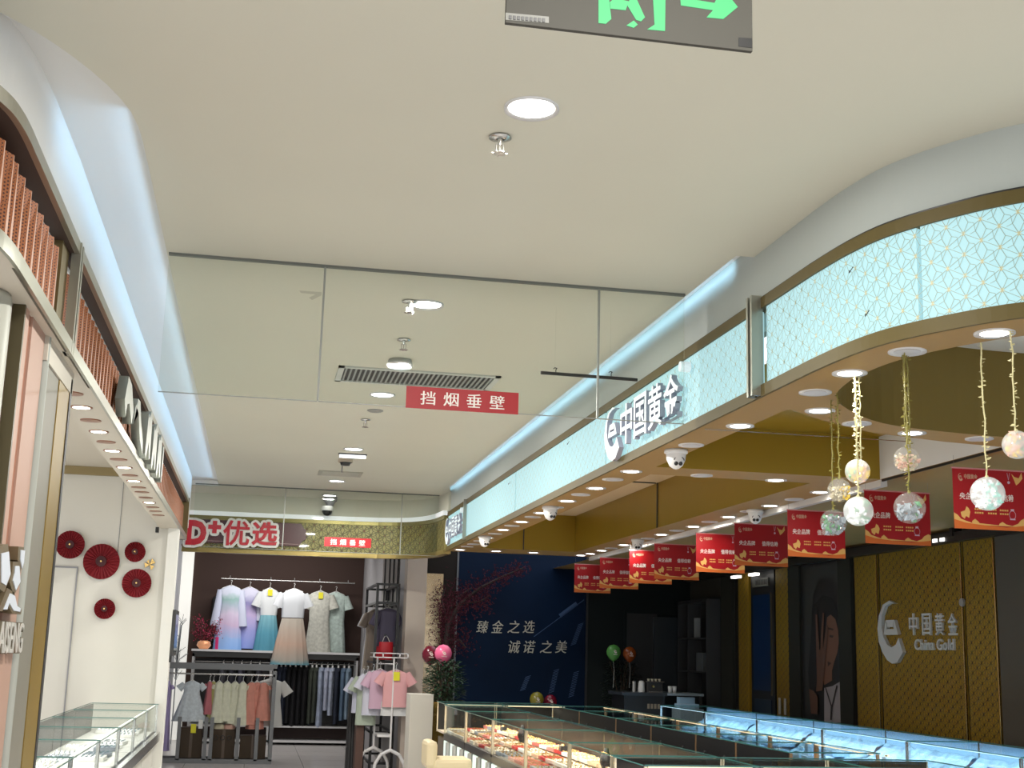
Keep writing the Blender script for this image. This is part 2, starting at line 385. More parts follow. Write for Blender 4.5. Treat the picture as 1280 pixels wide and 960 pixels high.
# shell of the jewellery shop
b = MB(); b.box((6.05, 3.0, 0), (6.15, 18.0, 2.78)); struct(b.build('wall_right_shop', mat('taupe_wall', (0.05, 0.045, 0.036), 0.6, spec=.15)))
slate = mat('slate_wall', (0.010, 0.014, 0.014), 0.6, spec=.12)
b = MB(); b.box((4.56, 18.0, 0), (6.15, 18.1, 3.4)); wb = struct(b.build('wall_back', slate))
b = MB(); b.box((5.08, 17.985, 0), (5.12, 18.0, 2.2)); b.box((5.08, 17.985, 2.2), (5.96, 18.0, 2.24)); b.box((5.12, 17.99, 0), (5.56, 17.999, 2.2), 1)
struct(b.build('door_1', [slate, M['black']], label='open black doorway in the slate wall'))
b = MB(); b.box((5.5, 17.94, 0.02), (5.94, 17.985, 2.16)); b.cyl((5.54, 17.9, 1.05), (5.54, 17.94, 1.05), 0.012); struct(b.build('door_2', mat('door_leaf', (0.018, 0.024, 0.028), 0.35)))
nav = mat('navy_wall', (0.001, 0.008, 0.026), 0.5, noise=0.25, scale=0.8, spec=.1)
b = MB(); b.box((2.72, 18.0, 0), (4.54, 18.08, 3.4)); b.box((4.53, 17.98, 0), (4.56, 18.1, 3.4), 1); b.box((2.695, 17.98, 0), (2.72, 18.08, 3.4), 2)
nvw = struct(b.build('wall_back_navy', [nav, M['black'], mat('grey_trim', (0.10, 0.11, 0.12), 0.4)]))
# pale pinstripe fans and strokes printed on the navy wall
b = MB(); st = mat('print_blue', (0.03, 0.07, 0.16), 0.6)
for (x0, z0, x1, z1, k) in ((4.32, 1.75, 4.50, 2.05, 16), (4.30, 1.05, 4.42, 1.4, 14), (4.02, 1.1, 4.14, 1.42, 14), (3.62, 1.12, 3.75, 1.32, 10)):
    for i in range(k):
        t = i / k; x = x0 + (x1 - x0) * t * .6; z = z0 + (z1 - z0) * t
        b.obox((x + .04, 17.997, z), (1, 0, .35), (-.35, 0, 1), (0, 1, 0), .075, .006, .004)
b.obox((4.15, 17.997, 2.1), (1, 0, .75), (-.75, 0, 1), (0, 1, 0), .7, .007, .004)
b.obox((4.28, 17.997, 2.22), (1, 0, .75), (-.75, 0, 1), (0, 1, 0), .24, .045, .004)
b.build('printed_strokes', st, nvw)
slm = mat('silver_letter', (0.42, 0.40, 0.33), 0.35, 0.2)
for tx, xs_, yc in (('臻金之选', (603, 622, 642, 661), 783.5), ('诚诺之美', (643, 662, 682.5, 701.5), 808.5)):
    for ch, xc in zip(tx, xs_):
        q = at(xc, yc, y=17.99); text(ch, 'wall_character', slm, nvw, (q.x, 17.999, q.z), .165, .17, .015, 'front', 0.0, 0.18)
# dark bay, brass pilaster and columns between the shops
b = MB(); b.box((2.26, 18.0, 0), (2.70, 18.06, 3.4)); struct(b.build('wall_back_bay', mat('umber_wall', (0.012, 0.009, 0.007), 0.5, spec=.15)))
b = MB(); b.box((2.262, 17.90, 0), (2.50, 17.995, 2.64)); struct(b.build('trim_4', mat('brass_mirror', (0.50, 0.40, 0.26), 0.22, 0.9), label='brass faced pilaster'))
b = MB(); b.box((1.99, 17.75, 0), (2.255, 18.1, 3.4)); struct(b.build('trim_5', mat('beige_column', (0.42, 0.35, 0.29), 0.6, noise=.05, scale=3), label='square beige column between the shops'))
# clothing shop shell
b = MB(); b.box((-1.1, 24.0, 0), (1.9, 24.1, 3.4)); struct(b.build('wall_back_clothing', mat('brown_wall', (0.062, 0.040, 0.034), 0.7, spec=.1)))
b = MB(); b.add([(x, y, z) for z in (0, 3.4) for x, y in ((1.9, 24.1), (2.02, 18.1), (2.08, 18.1), (1.98, 24.1))], [(0, 3, 2, 1), (4, 5, 6, 7), (0, 1, 5, 4), (1, 2, 6, 5), (2, 3, 7, 6), (3, 0, 4, 7)], 0)
b.add([(x, y, z) for z in (0, 3.4) for x, y in ((1.953, 20.9), (1.993, 18.9), (2.0, 18.9), (1.96, 20.9))], [(0, 3, 2, 1), (4, 5, 6, 7), (0, 1, 5, 4), (1, 2, 6, 5), (2, 3, 7, 6), (3, 0, 4, 7)], 1); struct(b.build('wall_right_clothing', [mat('grey_wall', (0.36, 0.35, 0.36), 0.6), mat('dim_glass_wall', (0.20, 0.19, 0.18), 0.3)]))
for i, yv in enumerate((18.9, 19.4, 19.9, 20.5)):
    b = MB(); xv = 1.99 - (yv - 18.9) * .02; b.box((xv - .018, yv, 2.2), (xv, yv + .03, 3.3)); struct(b.build('trim_%d' % (20 + i), M['dark']))
b = MB(); b.box((-1.30, 23.9, 0), (-1.1, 24.1, 3.4)); struct(b.build('trim_6', mat('lit_white_panel', (0.7, 0.7, 0.66), 0.5, emit=0.55, ecol=(1, .98, .9)), label='glowing white edge panel beside the dress wall'))
b = MB(); b.box((-1.45, 17.3, 0), (-1.3, 24.1, 3.4)); b.box((-1.45, 24.0, 0), (-1.3, 24.12, 3.4)); struct(b.build('wall_left_clothing', mat('cool_grey_wall', (0.42, 0.43, 0.47), 0.5)))
b = MB(); b.box((-1.5, 17.2, 3.38), (2.3, 24.1, 3.42)); struct(b.build('ceiling_clothing', M['cream']))
# left shop shell
b = MB(); b.box((-4.5, 13.1, 0), (-0.84, 13.2, 3.3)); wl = struct(b.build('wall_back_left_shop', M['cream']))
b = MB(); b.box((-4.5, 13.06, 3.17), (-0.95, 13.1, 3.25)); struct(b.build('trim_7', mat('khaki_metal', (0.33, 0.26, 0.13), 0.4, 0.6), label='khaki metal band at the head of the wall'))
b = MB(); b.box((-0.86, 13.0, 0), (-0.76, 13.2, 2.69)); struct(b.build('trim_8', mat('column_white', (0.75, 0.74, 0.68), 0.5), label='white column at the end of the left shop'))
b = MB(); b.box((-1.45, 13.2, 0), (-1.32, 17.3, 3.25)); struct(b.build('wall_left_far', mat('cool_grey_wall', (0.42, 0.43, 0.47), 0.5)))
b = MB(); b.box((-4.5, 5.6, 3.25), (-0.94, 13.1, 3.29)); struct(b.build('ceiling_left_shop', M['soff']))
b = MB(); b.box((-0.94, 5.9, 2.69), (-0.76, 14.35, 2.71)); b.box((-0.945, 5.9, 2.69), (-0.94, 13.0, 3.25))
b.box((-4.5, 5.7, 2.69), (-0.94, 5.9, 3.25)); b.box((-1.6, 4.0, 2.69), (-0.78, 5.9, 2.71)); b.poly([[(p[0], p[1]) for p in L_F] + [(-2.0, 4.0), (-.78, 4.0)]], lambda u, v: (u, v, 2.69))
struct(b.build('trim_9', M['soff'], label='cream soffit under the slatted shopfront'))
# door leaf outline in the left back wall
dp = at(55, 709, y=13.1); dq = at(98, 709, y=13.1)
b = MB(); b.box((-2.6, 13.085, 2.28), (dq.x, 13.1, 2.295)); b.box((dq.x - .012, 13.085, 0.2), (dq.x, 13.1, 2.28)); b.box((-1.32, 13.094, 2.3), (-1.315, 13.1, 3.17))
struct(b.build('door_3', M['grey'], label='white flush cupboard door outlined in the cream wall'))

# ================================================================ CORRIDOR CEILING THINGS
def downlight(r, lit='lamp', ringm='ring', rr=1.18, label='', depth=0.012, group=None, name='downlight'):
    t = thing(name, label, 'light', (0, 0, 0), group)
    MB().lathe((0, 0, 0), [(r * 1.0, -0.003), (r * rr, -depth), (r * rr, 0.0)], 24).build('trim_ring', M[ringm], t)
    MB().lathe((0, 0, 0), [(0.0001, -0.006), (r, -0.004)], 24).build('lamp_disc', M[lit], t)
    return t
pr = downlight(0.083, label='large bright downlight nearest the camera, beside the first sprinkler')
pr.location = (0.85, 4.28, 3.5)
for i, (p, lb) in enumerate([((533, 380), 'bright round downlight seen through the near smoke barrier, above the air grille'),
        ((478, 493), 'round downlight left of the near red warning sign, beyond the air grille'),
        ((442, 561), 'round downlight right above the white square box light'),
        ((421, 601), 'round downlight just beyond the small square vent'),
        ((412, 619), 'small round downlight behind the far smoke barrier near the dome camera'),
        ((362, 632), 'small round downlight behind the far smoke barrier, left of its vertical joint')]):
    q = at(*p, z=3.5)
    if q.y > 17.4: q.y = 17.2
    dup(pr, (q.x, q.y, 3.5), lb)
for k, (x, y) in enumerate([(0.85, 4.28), (0.83, 7.06), (0.85, 9.8), (0.84, 12.6), (0.84, 15.2), (0.85, 1.5), (0.85, -1.2)]):
    a = area('downlight_glow', (x, y, 3.48), 0.16, 0.16, 62, (1, 0.97, 0.92)); a.data.shape = 'DISK'

def sprinkler(label, loc, s=1.0):
    t = thing('sprinkler', label, 'sprinkler', (0, 0, 0), 'ceiling sprinklers')
    MB().lathe((0, 0, 0), [(0.012, 0), (0.040, -0.002), (0.043, -0.008), (0.016, -0.012)], 18).build('escutcheon', M['steel'], t)
    b = MB(); b.cyl((0, 0, -0.01), (0, 0, -0.035), 0.011, 0.008); b.tube([(-0.014, 0, -0.03), (-0.014, 0, -0.058), (0, 0, -0.066)], 0.0025); b.tube([(0.014, 0, -0.03), (0.014, 0, -0.058), (0, 0, -0.066)], 0.0025); b.cyl((0, 0, -.035), (0, 0, -.064), 0.003)
    b.build('nozzle_frame', M['steel'], t)
    b = MB(); b.cyl((0, 0, -0.066), (0, 0, -0.069), 0.022)
    for i in range(8):
        a = i * PI / 4; b.obox((0.024 * math.cos(a), 0.024 * math.sin(a), -0.068), (math.cos(a), math.sin(a), 0), (-math.sin(a), math.cos(a), 0), (0, 0, 1), 0.012, 0.008, 0.002)
    b.build('deflector', M['steel'], t)
    t.location = loc; t.scale = (s, s, s); return t
sp = sprinkler('chrome sprinkler head under the nearest downlight', (0.79, 4.57, 3.5))
for p, lb in (((505, 424), 'chrome sprinkler head between the second downlight and the air grille'), ((457, 524), 'small sprinkler head beyond the near warning sign, above the box light'), ((512, 376), 'sprinkler head at the left edge of the second downlight')):
    q = at(*p, z=3.5); dup(sp, (q.x, q.y, 3.5), lb)
# air grille
t = thing('air_grille', 'long dark slatted air grille in the ceiling above the red sign', 'vent', (1.03, 9.1, 3.5))
gx0, gx1, gy0, gy1 = 0.46, 1.59, 8.84, 9.35
b = MB()
for a, c in (((gx0, gy0), (gx1, gy0 + .035)), ((gx0, gy1 - .035), (gx1, gy1)), ((gx0, gy0), (gx0 + .04, gy1)), ((gx1 - .04, gy0), (gx1, gy1))): b.box((*a, 3.488), (*c, 3.4995))
b.build('grille_frame', mat('grille_white', (0.60, 0.62, 0.58), 0.5), t)
MB().box((gx0 + .03, gy0 + .03, 3.497), (gx1 - .03, gy1 - .03, 3.4995)).build('grille_backing', M['black'], t)
nsl = 31; sl0 = None
for i in range(nsl):
    x = gx0 + .04 + (i + .5) * (gx1 - gx0 - .08) / nsl
    if sl0 is None:
        b = MB(); b.obox((x, (gy0 + gy1) / 2, 3.492), (0.7, 0, -0.3), (0, 1, 0), (0.3, 0, 0.7), 0.017, gy1 - gy0 - .06, 0.004); sl0 = b.build('slat', mat('slat_grey', (0.33, 0.36, 0.34), 0.4), t); x00 = x
    else:
        c = sl0.copy(); COL.objects.link(c); c.parent = t; c.location = (x - x00, 0, 0)
# round surface lamp in front of the grille
q = at(500, 450, z=3.5)
t = thing('surface_lamp', 'round surface-mounted white lamp hanging before the air grille', 'light', (q.x, q.y, 3.5))
b = MB(); b.lathe((q.x, q.y, 3.5), [(0.03, 0), (0.075, 0), (0.085, -0.03), (0.08, -0.05)], 28); b.build('lamp_body', mat('lamp_body_grey', (0.42, 0.43, 0.40), 0.5), t)
MB().lathe((q.x, q.y, 3.45), [(0.0001, -0.002), (0.078, 0)], 28).build('diffuser', glow('cool_disc', (0.85, 0.97, 1.0), 1.3), t)
# recessed grey disc, box light, smoke detector, small vent, dome camera
q = at(469, 513, z=3.5); tag(MB().lathe((q.x, q.y, 3.5), [(0.0001, -0.012), (0.05, -0.012), (0.066, -0.004), (0.066, 0)], 24).build('ceiling_speaker', mat('mid_grey', (0.30, 0.30, 0.28), .5)), 'flat grey ceiling disc just beyond the third downlight', 'speaker')
q = at(441, 567, z=3.5)
t = thing('box_light', 'white square box light hung just below the ceiling, beyond the sprinkler', 'light', (q.x, q.y, 3.5))
MB().box((q.x - .13, q.y - .01, 3.455), (q.x + .13, q.y + .02, 3.487)).build('lamp_housing', glow('white_box_glow', (0.93, 0.95, 1), 0.9), t)
MB().box((q.x - .14, q.y - .012, 3.487), (q.x + .14, q.y + .03, 3.4995)).build('mounting_plate', M['dark'], t)
q = at(432, 574, z=3.5)
t = thing('smoke_detector', 'beige smoke detector below the white box light', 'smoke detector', (q.x, q.y, 3.5))
MB().lathe((q.x, q.y, 3.5), [(0.075, 0), (0.078, -0.03), (0.07, -0.035)], 20).build('detector_base', mat('beige_plastic', (0.5, 0.42, 0.33), .5), t)
MB().lathe((q.x, q.y, 3.465), [(0.055, 0), (0.045, -0.03), (0.0001, -0.032)], 20).build('sensor_head', M['dark'], t)
MB().cyl((q.x - .03, q.y, 3.43), (q.x - .03, q.y, 3.36), 0.006).build('indicator_stub', M['dark'], t)
q = at(425, 592, z=3.5)
t = thing('small_vent', 'small pale rectangular vent flat on the ceiling beyond the smoke detector', 'vent', (q.x, q.y, 3.5))
b = MB(); b.box((q.x - .24, q.y - .2, 3.494), (q.x + .24, q.y + .2, 3.4995)); b.build('vent_frame', mat('vent_beige', (0.45, 0.43, 0.35), .6), t)
v0 = None
for i in range(7):
    b = MB()
    if v0 is None: v0 = MB().box((q.x - .2, q.y - .16, 3.488), (q.x + .2, q.y - .14, 3.494)).build('slat', mat('vent_slat', (0.6, .58, .5), .6), t)
    else: c = v0.copy(); COL.objects.link(c); c.parent = t; c.location = (0, i * .048, 0)
q = at(408, 632, z=3.5); q.y = 16.9
t = thing('dome_camera', 'black and white dome camera under the ceiling behind the far smoke barrier', 'camera', (q.x, q.y, 3.5))
MB().lathe((0.86, 16.9, 3.5), [(0.09, 0), (0.09, -.05), (0.06, -.07), (.04, -.12)], 20).build('mount', M['grey'], t)
MB().lathe((0.83, 16.88, 3.38), [(0.07, 0), (0.08, -.04), (0.07, -.06)], 20).build('housing', M['white'], t)
MB().ball((0.83, 16.88, 3.32), .065, m=0).build('lens_dome', M['black'], t)

# exit sign
lo = at(632, 27, y=2.6); hi = at(941, 62, y=2.6); sx0, sx1 = lo.x, hi.x; sz = 2.945
t = thing('exit_sign', 'grey hanging exit sign with green running figure and arrow', 'sign', ((sx0 + sx1) / 2, 2.6, 3.09))
MB().box((sx0, 2.6, sz), (sx1, 2.612, sz + .145)).build('sign_panel', mat('sign_grey', (0.080, 0.077, 0.066), 0.6, spec=.1), t, bevel=.001)
gr = mat('exit_green', (0.04, 0.25, 0.08), 0.5, emit=0.42, ecol=(0.22, 0.82, 0.42), spec=.1)
def fr(pts, nm, m_, yy=2.6, d=.0015):
    b = MB()
    for poly in pts:
        P = [at(x, y, y=yy) for x, y in poly]
        b.prism([(p.x, p.z) for p in P], lambda u, v: (u, yy - d, v), lambda u, v: (u, yy, v))
    return b.build(nm, m_, t)
# door frame with the runner: traced limbs continue above the frame edge
door = [[(748, -40), (832, -32), (831, 39), (809, 37), (818, 31), (815, -22), (758, -28), (764, 24), (757, 30), (748, 29)]]
fr(door, 'door_symbol', gr)
run = [[(762, 3), (768, -2), (786, 2), (790, -10), (780, -18), (800, -18), (796, 0), (806, 22), (801, 27), (795, 25), (784, 7), (782, 13), (763, 11)], [(783, 32), (792, 26), (797, 31), (792, 35)]]
fr(run, 'running_figure', gr)
MB().cyl((at(797, -28, y=2.6)), (at(797, -28, y=2.6) + Vector((0, .002, 0))), .011, n=16).build('runner_head', gr, t)
fr([[(850, -3), (893, 4), (902, -16), (922, 9), (904, 24), (883, 22), (891, 13), (851, 7)]], 'arrow', gr)
fr([[(632, 16), (686, 21), (686, 29), (632, 25)]], 'maker_label', mat('label_grey', (0.14, 0.14, 0.12), .5), d=.001)
b = MB()
for i in range(9):
    x = 636 + i * 5.2; P = [at(x, 19.5 + i * .45, y=2.6), at(x + 3.4, 24.5 + i * .45, y=2.6)]
    b.box((P[0].x, 2.5975, P[1].z), (P[1].x, 2.5985, P[0].z))
b.build('label_print', M['dark'], t)
fr([[(923, 47), (940, 48), (940, 60), (923, 58)]], 'indicator_window', M['black'], d=.001)
for x in (sx0 + .1, sx1 - .1): MB().tube([(x, 2.611, sz + .145), (x, 2.611, 3.5)], .0025).build('hanging_rod', M['steel'], t)

# smoke barriers (hanging glass)
def barrier(label, y, xs, z0, z1, sg):
    t = thing('smoke_barrier', label, 'glass barrier', ((xs[0] + xs[-1]) / 2, y, 3.5))
    for i in range(len(xs) - 1):
        MB().box((xs[i] + .003, y - .004, z0), (xs[i + 1] - .003, y + .004, z1)).build('glass_panel', M['glassb'], t)
        MB().box((xs[i] + .003, y - .005, z0 - .004), (xs[i + 1] - .003, y + .005, z0)).build('glass_edge', M['edgegrey'], t)
    for x in xs[1:-1]: MB().box((x - .005, y - .008, z0), (x + .005, y + .006, z1 - .012)).build('joint_strip', M['edgegrey'], t)
    MB().box((xs[0], y - .012, z1 - .012), (xs[-1], y + .012, z1)).build('ceiling_channel', mat('channel_grey', (0.16, 0.17, 0.15), .5), t)
    return t
barrier('near hanging glass smoke barrier across the corridor ceiling', 6.46, [-0.53, 0.24, 1.67, 2.14], 2.80, 3.5, 0)
barrier('far hanging glass smoke barrier in front of the clothing shop sign', 16.1, [-0.79, 0.28, 1.7, 2.16], 2.75, 3.5, 0)
def wsign(label, c, w, h):
    t = thing('warning_sign', label, 'sign', c, None)
    MB().box((c[0] - w / 2, c[1] - .003, c[2] - h / 2), (c[0] + w / 2, c[1], c[2] + h / 2)).build('sign_plate', M['red'], t)
    cs = '挡烟垂壁'
    for i, ch in enumerate(cs):
        text(ch, 'character', M['textw'], t, (c[0] - w * .31 + i * w * .205, c[1] - .003, c[2]), w * .13, h * .62, .001, 'front', 0.0)
        text(ch, 'character_edge', M['textw'], t, (c[0] - w * .31 + i * w * .205 + w * .0035, c[1] - .003, c[2]), w * .13, h * .62, .0009, 'front', 0.0)
wsign('red smoke barrier warning sign on the near glass', (0.965, 6.452, 2.848), 0.575, 0.112)
wsign('small red smoke barrier warning sign on the far glass', (1.06, 16.09, 2.868), 0.565, 0.112)
# black rod
t = thing('hanging_rod', 'thin black banner rod with two hooks hanging behind the near glass', 'rod', (1.73, 6.9, 3.12))
MB().cyl((1.46, 6.9, 3.117), (2.01, 6.9, 3.113), .0095, n=12).build('rod_bar', M['black'], t)
for x in (1.545, 1.86):
    MB().tube([(x, 6.9, 3.12), (x, 6.9, 3.14), (x + .006, 6.9, 3.147), (x - .006, 6.9, 3.15), (x - .014, 6.9, 3.143)], .0025).build('hook', M['black'], t)
    MB().tube([(x - .006, 6.9, 3.15), (x - .006, 6.9, 3.5)], .0006).build('clear_thread', M['glassb'], t)
# ================================================================ RIGHT SHOPFRONT: backlit fascia
def star_pattern(path, zb, zt, off, parent, mats, step, lw=0.0016, name='star_lattice', z_first=None, far=None):
    """hemp-leaf lattice of thin lines laid on a panel along a plan path (right of travel = outward)"""
    pts, L = resample(path, 0.02); n = len(pts) - 1
    def pos(s, z):
        s = min(max(s, 0), L * .99999); f = s / L * n; i = int(f); p = pts[i].lerp(pts[i + 1], f - i)
        d = (pts[min(n, i + 1)] - pts[max(0, i - 1)]).normalized(); return Vector((p.x + d.y * off, p.y - d.x * off, z)), Vector((d.x, d.y, 0))
    b = MB()
    def line(s0, z0, s1, z1, w, m):
        if min(z0, z1) < zb - 1e-6 or max(z0, z1) > zt + 1e-6:
            if z0 > z1: s0, z0, s1, z1 = s1, z1, s0, z0
            if z1 - z0 < 1e-9: return
            if z1 <= zb or z0 >= zt: return
            if z0 < zb: s0, z0 = s0 + (s1 - s0) * (zb - z0) / (z1 - z0), zb
            if z1 > zt: s1, z1 = s0 + (s1 - s0) * (zt - z0) / (z1 - z0), zt
        if min(s0, s1) < 0 or max(s0, s1) > L: return
        a, d = pos(s0, z0); c, _ = pos(s1, z1); v = c - a
        if v.length < 1e-6: return
        nn = Vector((d.y, -d.x, 0)); q = v.cross(nn).normalized() * w / 2
        b.quad(a - q, c - q, c + q, a + q, m=m)
    H = step; Wd = step * 0.866; cols = int(L / Wd) + 1; z0 = zb + H * 0.2
    for i in range(cols):
        s = i * Wd; zz = z0 - H + (H / 2 if i % 2 else 0)
        while zz < zt + H:
            # diamond between vertically adjacent stars
            for sg in (-1, 1):
                line(s, zz, s + sg * Wd * .30, zz + H / 2, lw, 0); line(s + sg * Wd * .30, zz + H / 2, s, zz + H, lw, 0)
            # links to the neighbouring columns
            line(s, zz, s + Wd, zz + H / 2, lw, 0); line(s, zz, s + Wd, zz - H / 2, lw * .8, 0)
            # inner brackets
            line(s + Wd * .30, zz + H / 2, s + Wd * .62, zz + H * .40, lw * .8, 0); line(s + Wd * .62, zz + H * .40, s + Wd * .70, zz, lw * .8, 0)
            line(s - Wd * .30, zz + H / 2, s - Wd * .62, zz + H * .40, lw * .8, 0)
            # star centre
            for dz, ds in ((H * .12, 0), (H * .07, Wd * .12), (-H * .07, Wd * .12)):
                line(s - ds, zz - dz, s + ds, zz + dz, lw * 1.15, 1)
            zz += H
    return b.build(name, mats, parent, stuff=True)

t = thing('shop_fascia', 'long backlit fascia with star lattice and gilt frame over the jewellery shop', 'shop fascia', (2.2, 9, 2.78))
b = MB(); b.ribbon(R_PATH, 3.19, 3.24, 0.0, -0.05); fr_t = b.build('top_frame', mat('bronze_frame', (0.105, 0.08, 0.028), 0.5, 0.0, spec=.15), t)
b = MB(); b.ribbon(R_PATH, 2.775, 2.83, 0.004, -0.010); b.ribbon(R_PATH, 2.784, 2.83, -0.010, -0.06); b.build('bottom_frame', mat('bronze_frame', (0, 0, 0)), t)
b = MB(); b.ribbon(R_PATH, 3.24, 3.25, -0.01, -0.03); b.build('shadow_gap', M['black'], t)
# five backlit panels
def sub(path, s0, s1):
    pts, L = resample(path, 0.02); d = 0; out = []
    for i, p in enumerate(pts):
        s = L * i / (len(pts) - 1)
        if s0 <= s <= s1: out.append((p.x, p.y))
    return out
Ltot = resample(R_PATH, .02)[1]
cuts = [0.0, 1.45, 4.2, 7.3, 10.06 - .03, 10.06 + .05, 11.35, 12.2, 13.4, Ltot]
for i in range(len(cuts) - 1):
    if i == 4: continue
    p_ = sub(R_PATH, cuts[i] + .004, cuts[i + 1] - .004)
    if len(p_) > 1: MB().ribbon(p_, 2.83, 3.19, -0.012, -0.04).build('backlit_panel', M['lightbox'], t)
star_pattern(sub(R_PATH, 0.0, 10.0), 2.832, 3.188, -0.010, t, [M['line'], M['linec']], 0.078, 0.0016)
star_pattern(sub(R_PATH, 10.12, Ltot), 2.832, 3.188, -0.010, t, [M['line'], M['linec']], 0.078, 0.0022)
MB().box((2.155, 5.535, 2.78), (2.21, 5.555, 3.25)).build('divider', M['frame'], t)
MB().box((2.19, 5.555, 2.78), (2.21, 5.585, 3.25)).build('divider_gap', M['black'], t)
MB().box((2.155, 5.585, 2.78), (2.21, 5.605, 3.25)).build('divider', M['frame'], t)
MB().box((2.17, 14.15, 2.80), (2.205, 14.18, 3.24)).build('divider', M['frame'], t)
b = MB()
for (s, z) in ((4.0, 3.1), (6.3, 3.12), (8.0, 3.12), (12.9, 3.16), (11.0, 3.1), (11.1, 2.9), (2.6, 3.17)):
    p_ = sub(R_PATH, s, s + .05)[0]
    b.tube([(p_[0] - .001, p_[1], z + .025), (p_[0] - .012, p_[1], z + .008), (p_[0] - .016, p_[1] + .004, z), (p_[0] - .012, p_[1] + .01, z + .012)], .0018)
b.build('wire_hook', M['dark'], t)
for (yc, W_, s) in ((7.35, 1.56, 1), (14.85, 1.2, .9)):
    lt = thing('shop_lettering', 'white channel letters and crescent emblem on the %s end of the backlit fascia' % ('near' if s == 1 else 'far'), 'shop sign', (2.18, yc, 3.0))
    lw = mat('channel_letter', (0.50, 0.56, 0.58), 0.35, emit=0.42, ecol=(.85, .97, 1)); ls = mat('letter_return', (0.34, 0.34, 0.42), 0.4)
    grey_sides(c_logo(lt, (2.19, yc + W_ * .40, 2.985), W_ * .235, 0.345 * s, .032, 'left', lw), 'left', ls)
    for c_ in lt.children:
        if c_.name.startswith('ingot'): grey_sides(c_, 'left', ls)
    for i, ch in enumerate('中国黄金'):
        grey_sides(text(ch, 'character', [lw], lt, (2.19, yc + W_ * (.19 - .19 * i), 3.0), W_ * .165, .25 * s, .032, 'left', 0.012), 'left', ls)
    b = MB(); b.cyl((2.205, yc - W_ * .50, 3.13), (2.15, yc - W_ * .50, 3.13), .028, n=20); b.build('round_mark', lw, lt)

# ---- soffit downlights
pr = downlight(0.05, 'lamp', 'ring', 1.45, 'x', 0.006, 'downlights in the gold soffit', 'soffit_downlight')
pr2 = downlight(0.05, 'lamp_off', 'ring', 1.45, 'x', 0.006, 'downlights in the gold soffit', 'soffit_downlight')
row = [(1243, 416, 1), (1134, 439, 0), (1062, 466, 1), (1019, 490, 0), (1025, 513, 1), (925, 532, 1), (864, 556, 0), (789, 589, 1), (766, 599, 0), (745, 610, 1), (726, 618, 0), (709, 626, 1), (694, 634, 0), (677, 641, 1), (666, 646, 0), (652, 652, 1), (640, 657, 0), (629, 662, 1), (619, 667, 0), (609, 672, 1), (600, 676, 0), (592, 680, 0), (584, 683, 0), (575, 687, 1)]
lab = lambda base, i: 'white downlight %s, %s in that row' % (base, (ORDN + ['twenty-first nearest', 'twenty-second nearest', 'twenty-third nearest', 'twenty-fourth nearest'])[i])
first = {1: pr, 0: pr2}; usedl = set()
def put(lit, loc, label):
    if lit not in usedl:
        usedl.add(lit); o = first[lit]; o.location = loc; o['label'] = label
    else: dup(first[lit], loc, label)
for i, (x, y, l) in enumerate(row):
    q = at(x, y, z=2.78); put(l, (q.x, q.y, 2.78), lab('in the soffit beside the backlit fascia', i))
row = [(1025, 615, 1), (993, 624, 0), (963, 632, 1), (936, 639, 0), (911, 646, 1), (887, 652, 0), (867, 658, 1), (846, 663, 0), (827, 668, 1), (810, 673, 0), (780, 681, 1), (764, 685, 0), (752, 688, 1), (738, 692, 1), (726, 694, 1)]
for i, (x, y, l) in enumerate(row):
    q = at(x, y, z=2.78); put(l, (q.x, q.y, 2.78), lab('in the soffit above the red banners', i))
for (x, y, l, lb) in ((877, 594, 0, 'white downlight on the beam between the recesses, by the near camera'), (970, 600, 1, 'lit downlight on the beam between the recesses, left of the balls'),
        (1071, 529, 0, 'unlit downlight between oval recess and near recess, left one'), (1140, 541, 1, 'lit downlight between oval recess and near recess, middle one'), (1224, 548, 0, 'unlit downlight between oval recess and near recess, right one'),
        (676, 691, 1, 'downlight at the far edge of the gold soffit, right one'), (625, 689, 1, 'downlight at the far edge of the gold soffit, left one')):
    q = at(x, y, z=2.78); q.y = min(q.y, 15.4)
    if y > 680: q.x = {676: 3.2, 625: 2.75}[x]; q.y = 15.3
    put(l, (q.x, q.y, 2.78), lb)
for i, (x, y) in enumerate([(2.34, 5.0), (2.34, 8.2), (2.33, 10.6), (2.32, 13.0), (3.85, 8.6), (3.85, 11), (3.85, 13.4), (3.6, 6.28)]):
    a = area('soffit_lamp_glow', (x, y, 2.76), 0.1, 0.1, 4.0, (1, .95, .86)); a.data.shape = 'DISK'
# ---- turret cameras
t = thing('security_camera', 'white turret security camera nearest on the fascia side of the gold soffit', 'camera', (0, 0, 0), 'turret cameras')
MB().lathe((0, 0, 0), [(0.0001, 0), (0.066, -0.001), (0.068, -0.022), (0.058, -0.026)], 24).build('mount_base', M['white'], t)
hs = MB().lathe((0, 0, -0.026), [(0.058, 0), (0.054, -0.035), (0.038, -0.07), (0.016, -0.086), (0.0001, -0.09)], 24).build('camera_body', M['white'], t)
for x in (-.012, .014): MB().ball((x - .0, -0.040, -0.086), .0125, 12, 8).build('lens', M['black'], hs)
b = MB(); b.tube([(0.03 * math.cos(a) + .004, -.046 - .004 * math.sin(a), -.068 + .02 * math.sin(a)) for a in [PI * i / 8 for i in range(9)]], .003); b.build('hood', M['dark'], t)
q = at(845, 562, z=2.78); t.location = (q.x, q.y, 2.78)
for (x, y, lb) in ((688, 633, 'white dome-shaped security camera, second one along the fascia-side soffit'), (606, 670, 'white dome-shaped security camera, farthest along the fascia-side soffit'), (797, 674, 'white security camera with black lens, farther one above the red banners'), (944, 637, 'white security camera with black lens, nearer one above the red banners')):
    q = at(x, y, z=2.78); dup(t, (q.x, q.y, 2.78), lb, rz=(-.3 if x > 780 else .3))
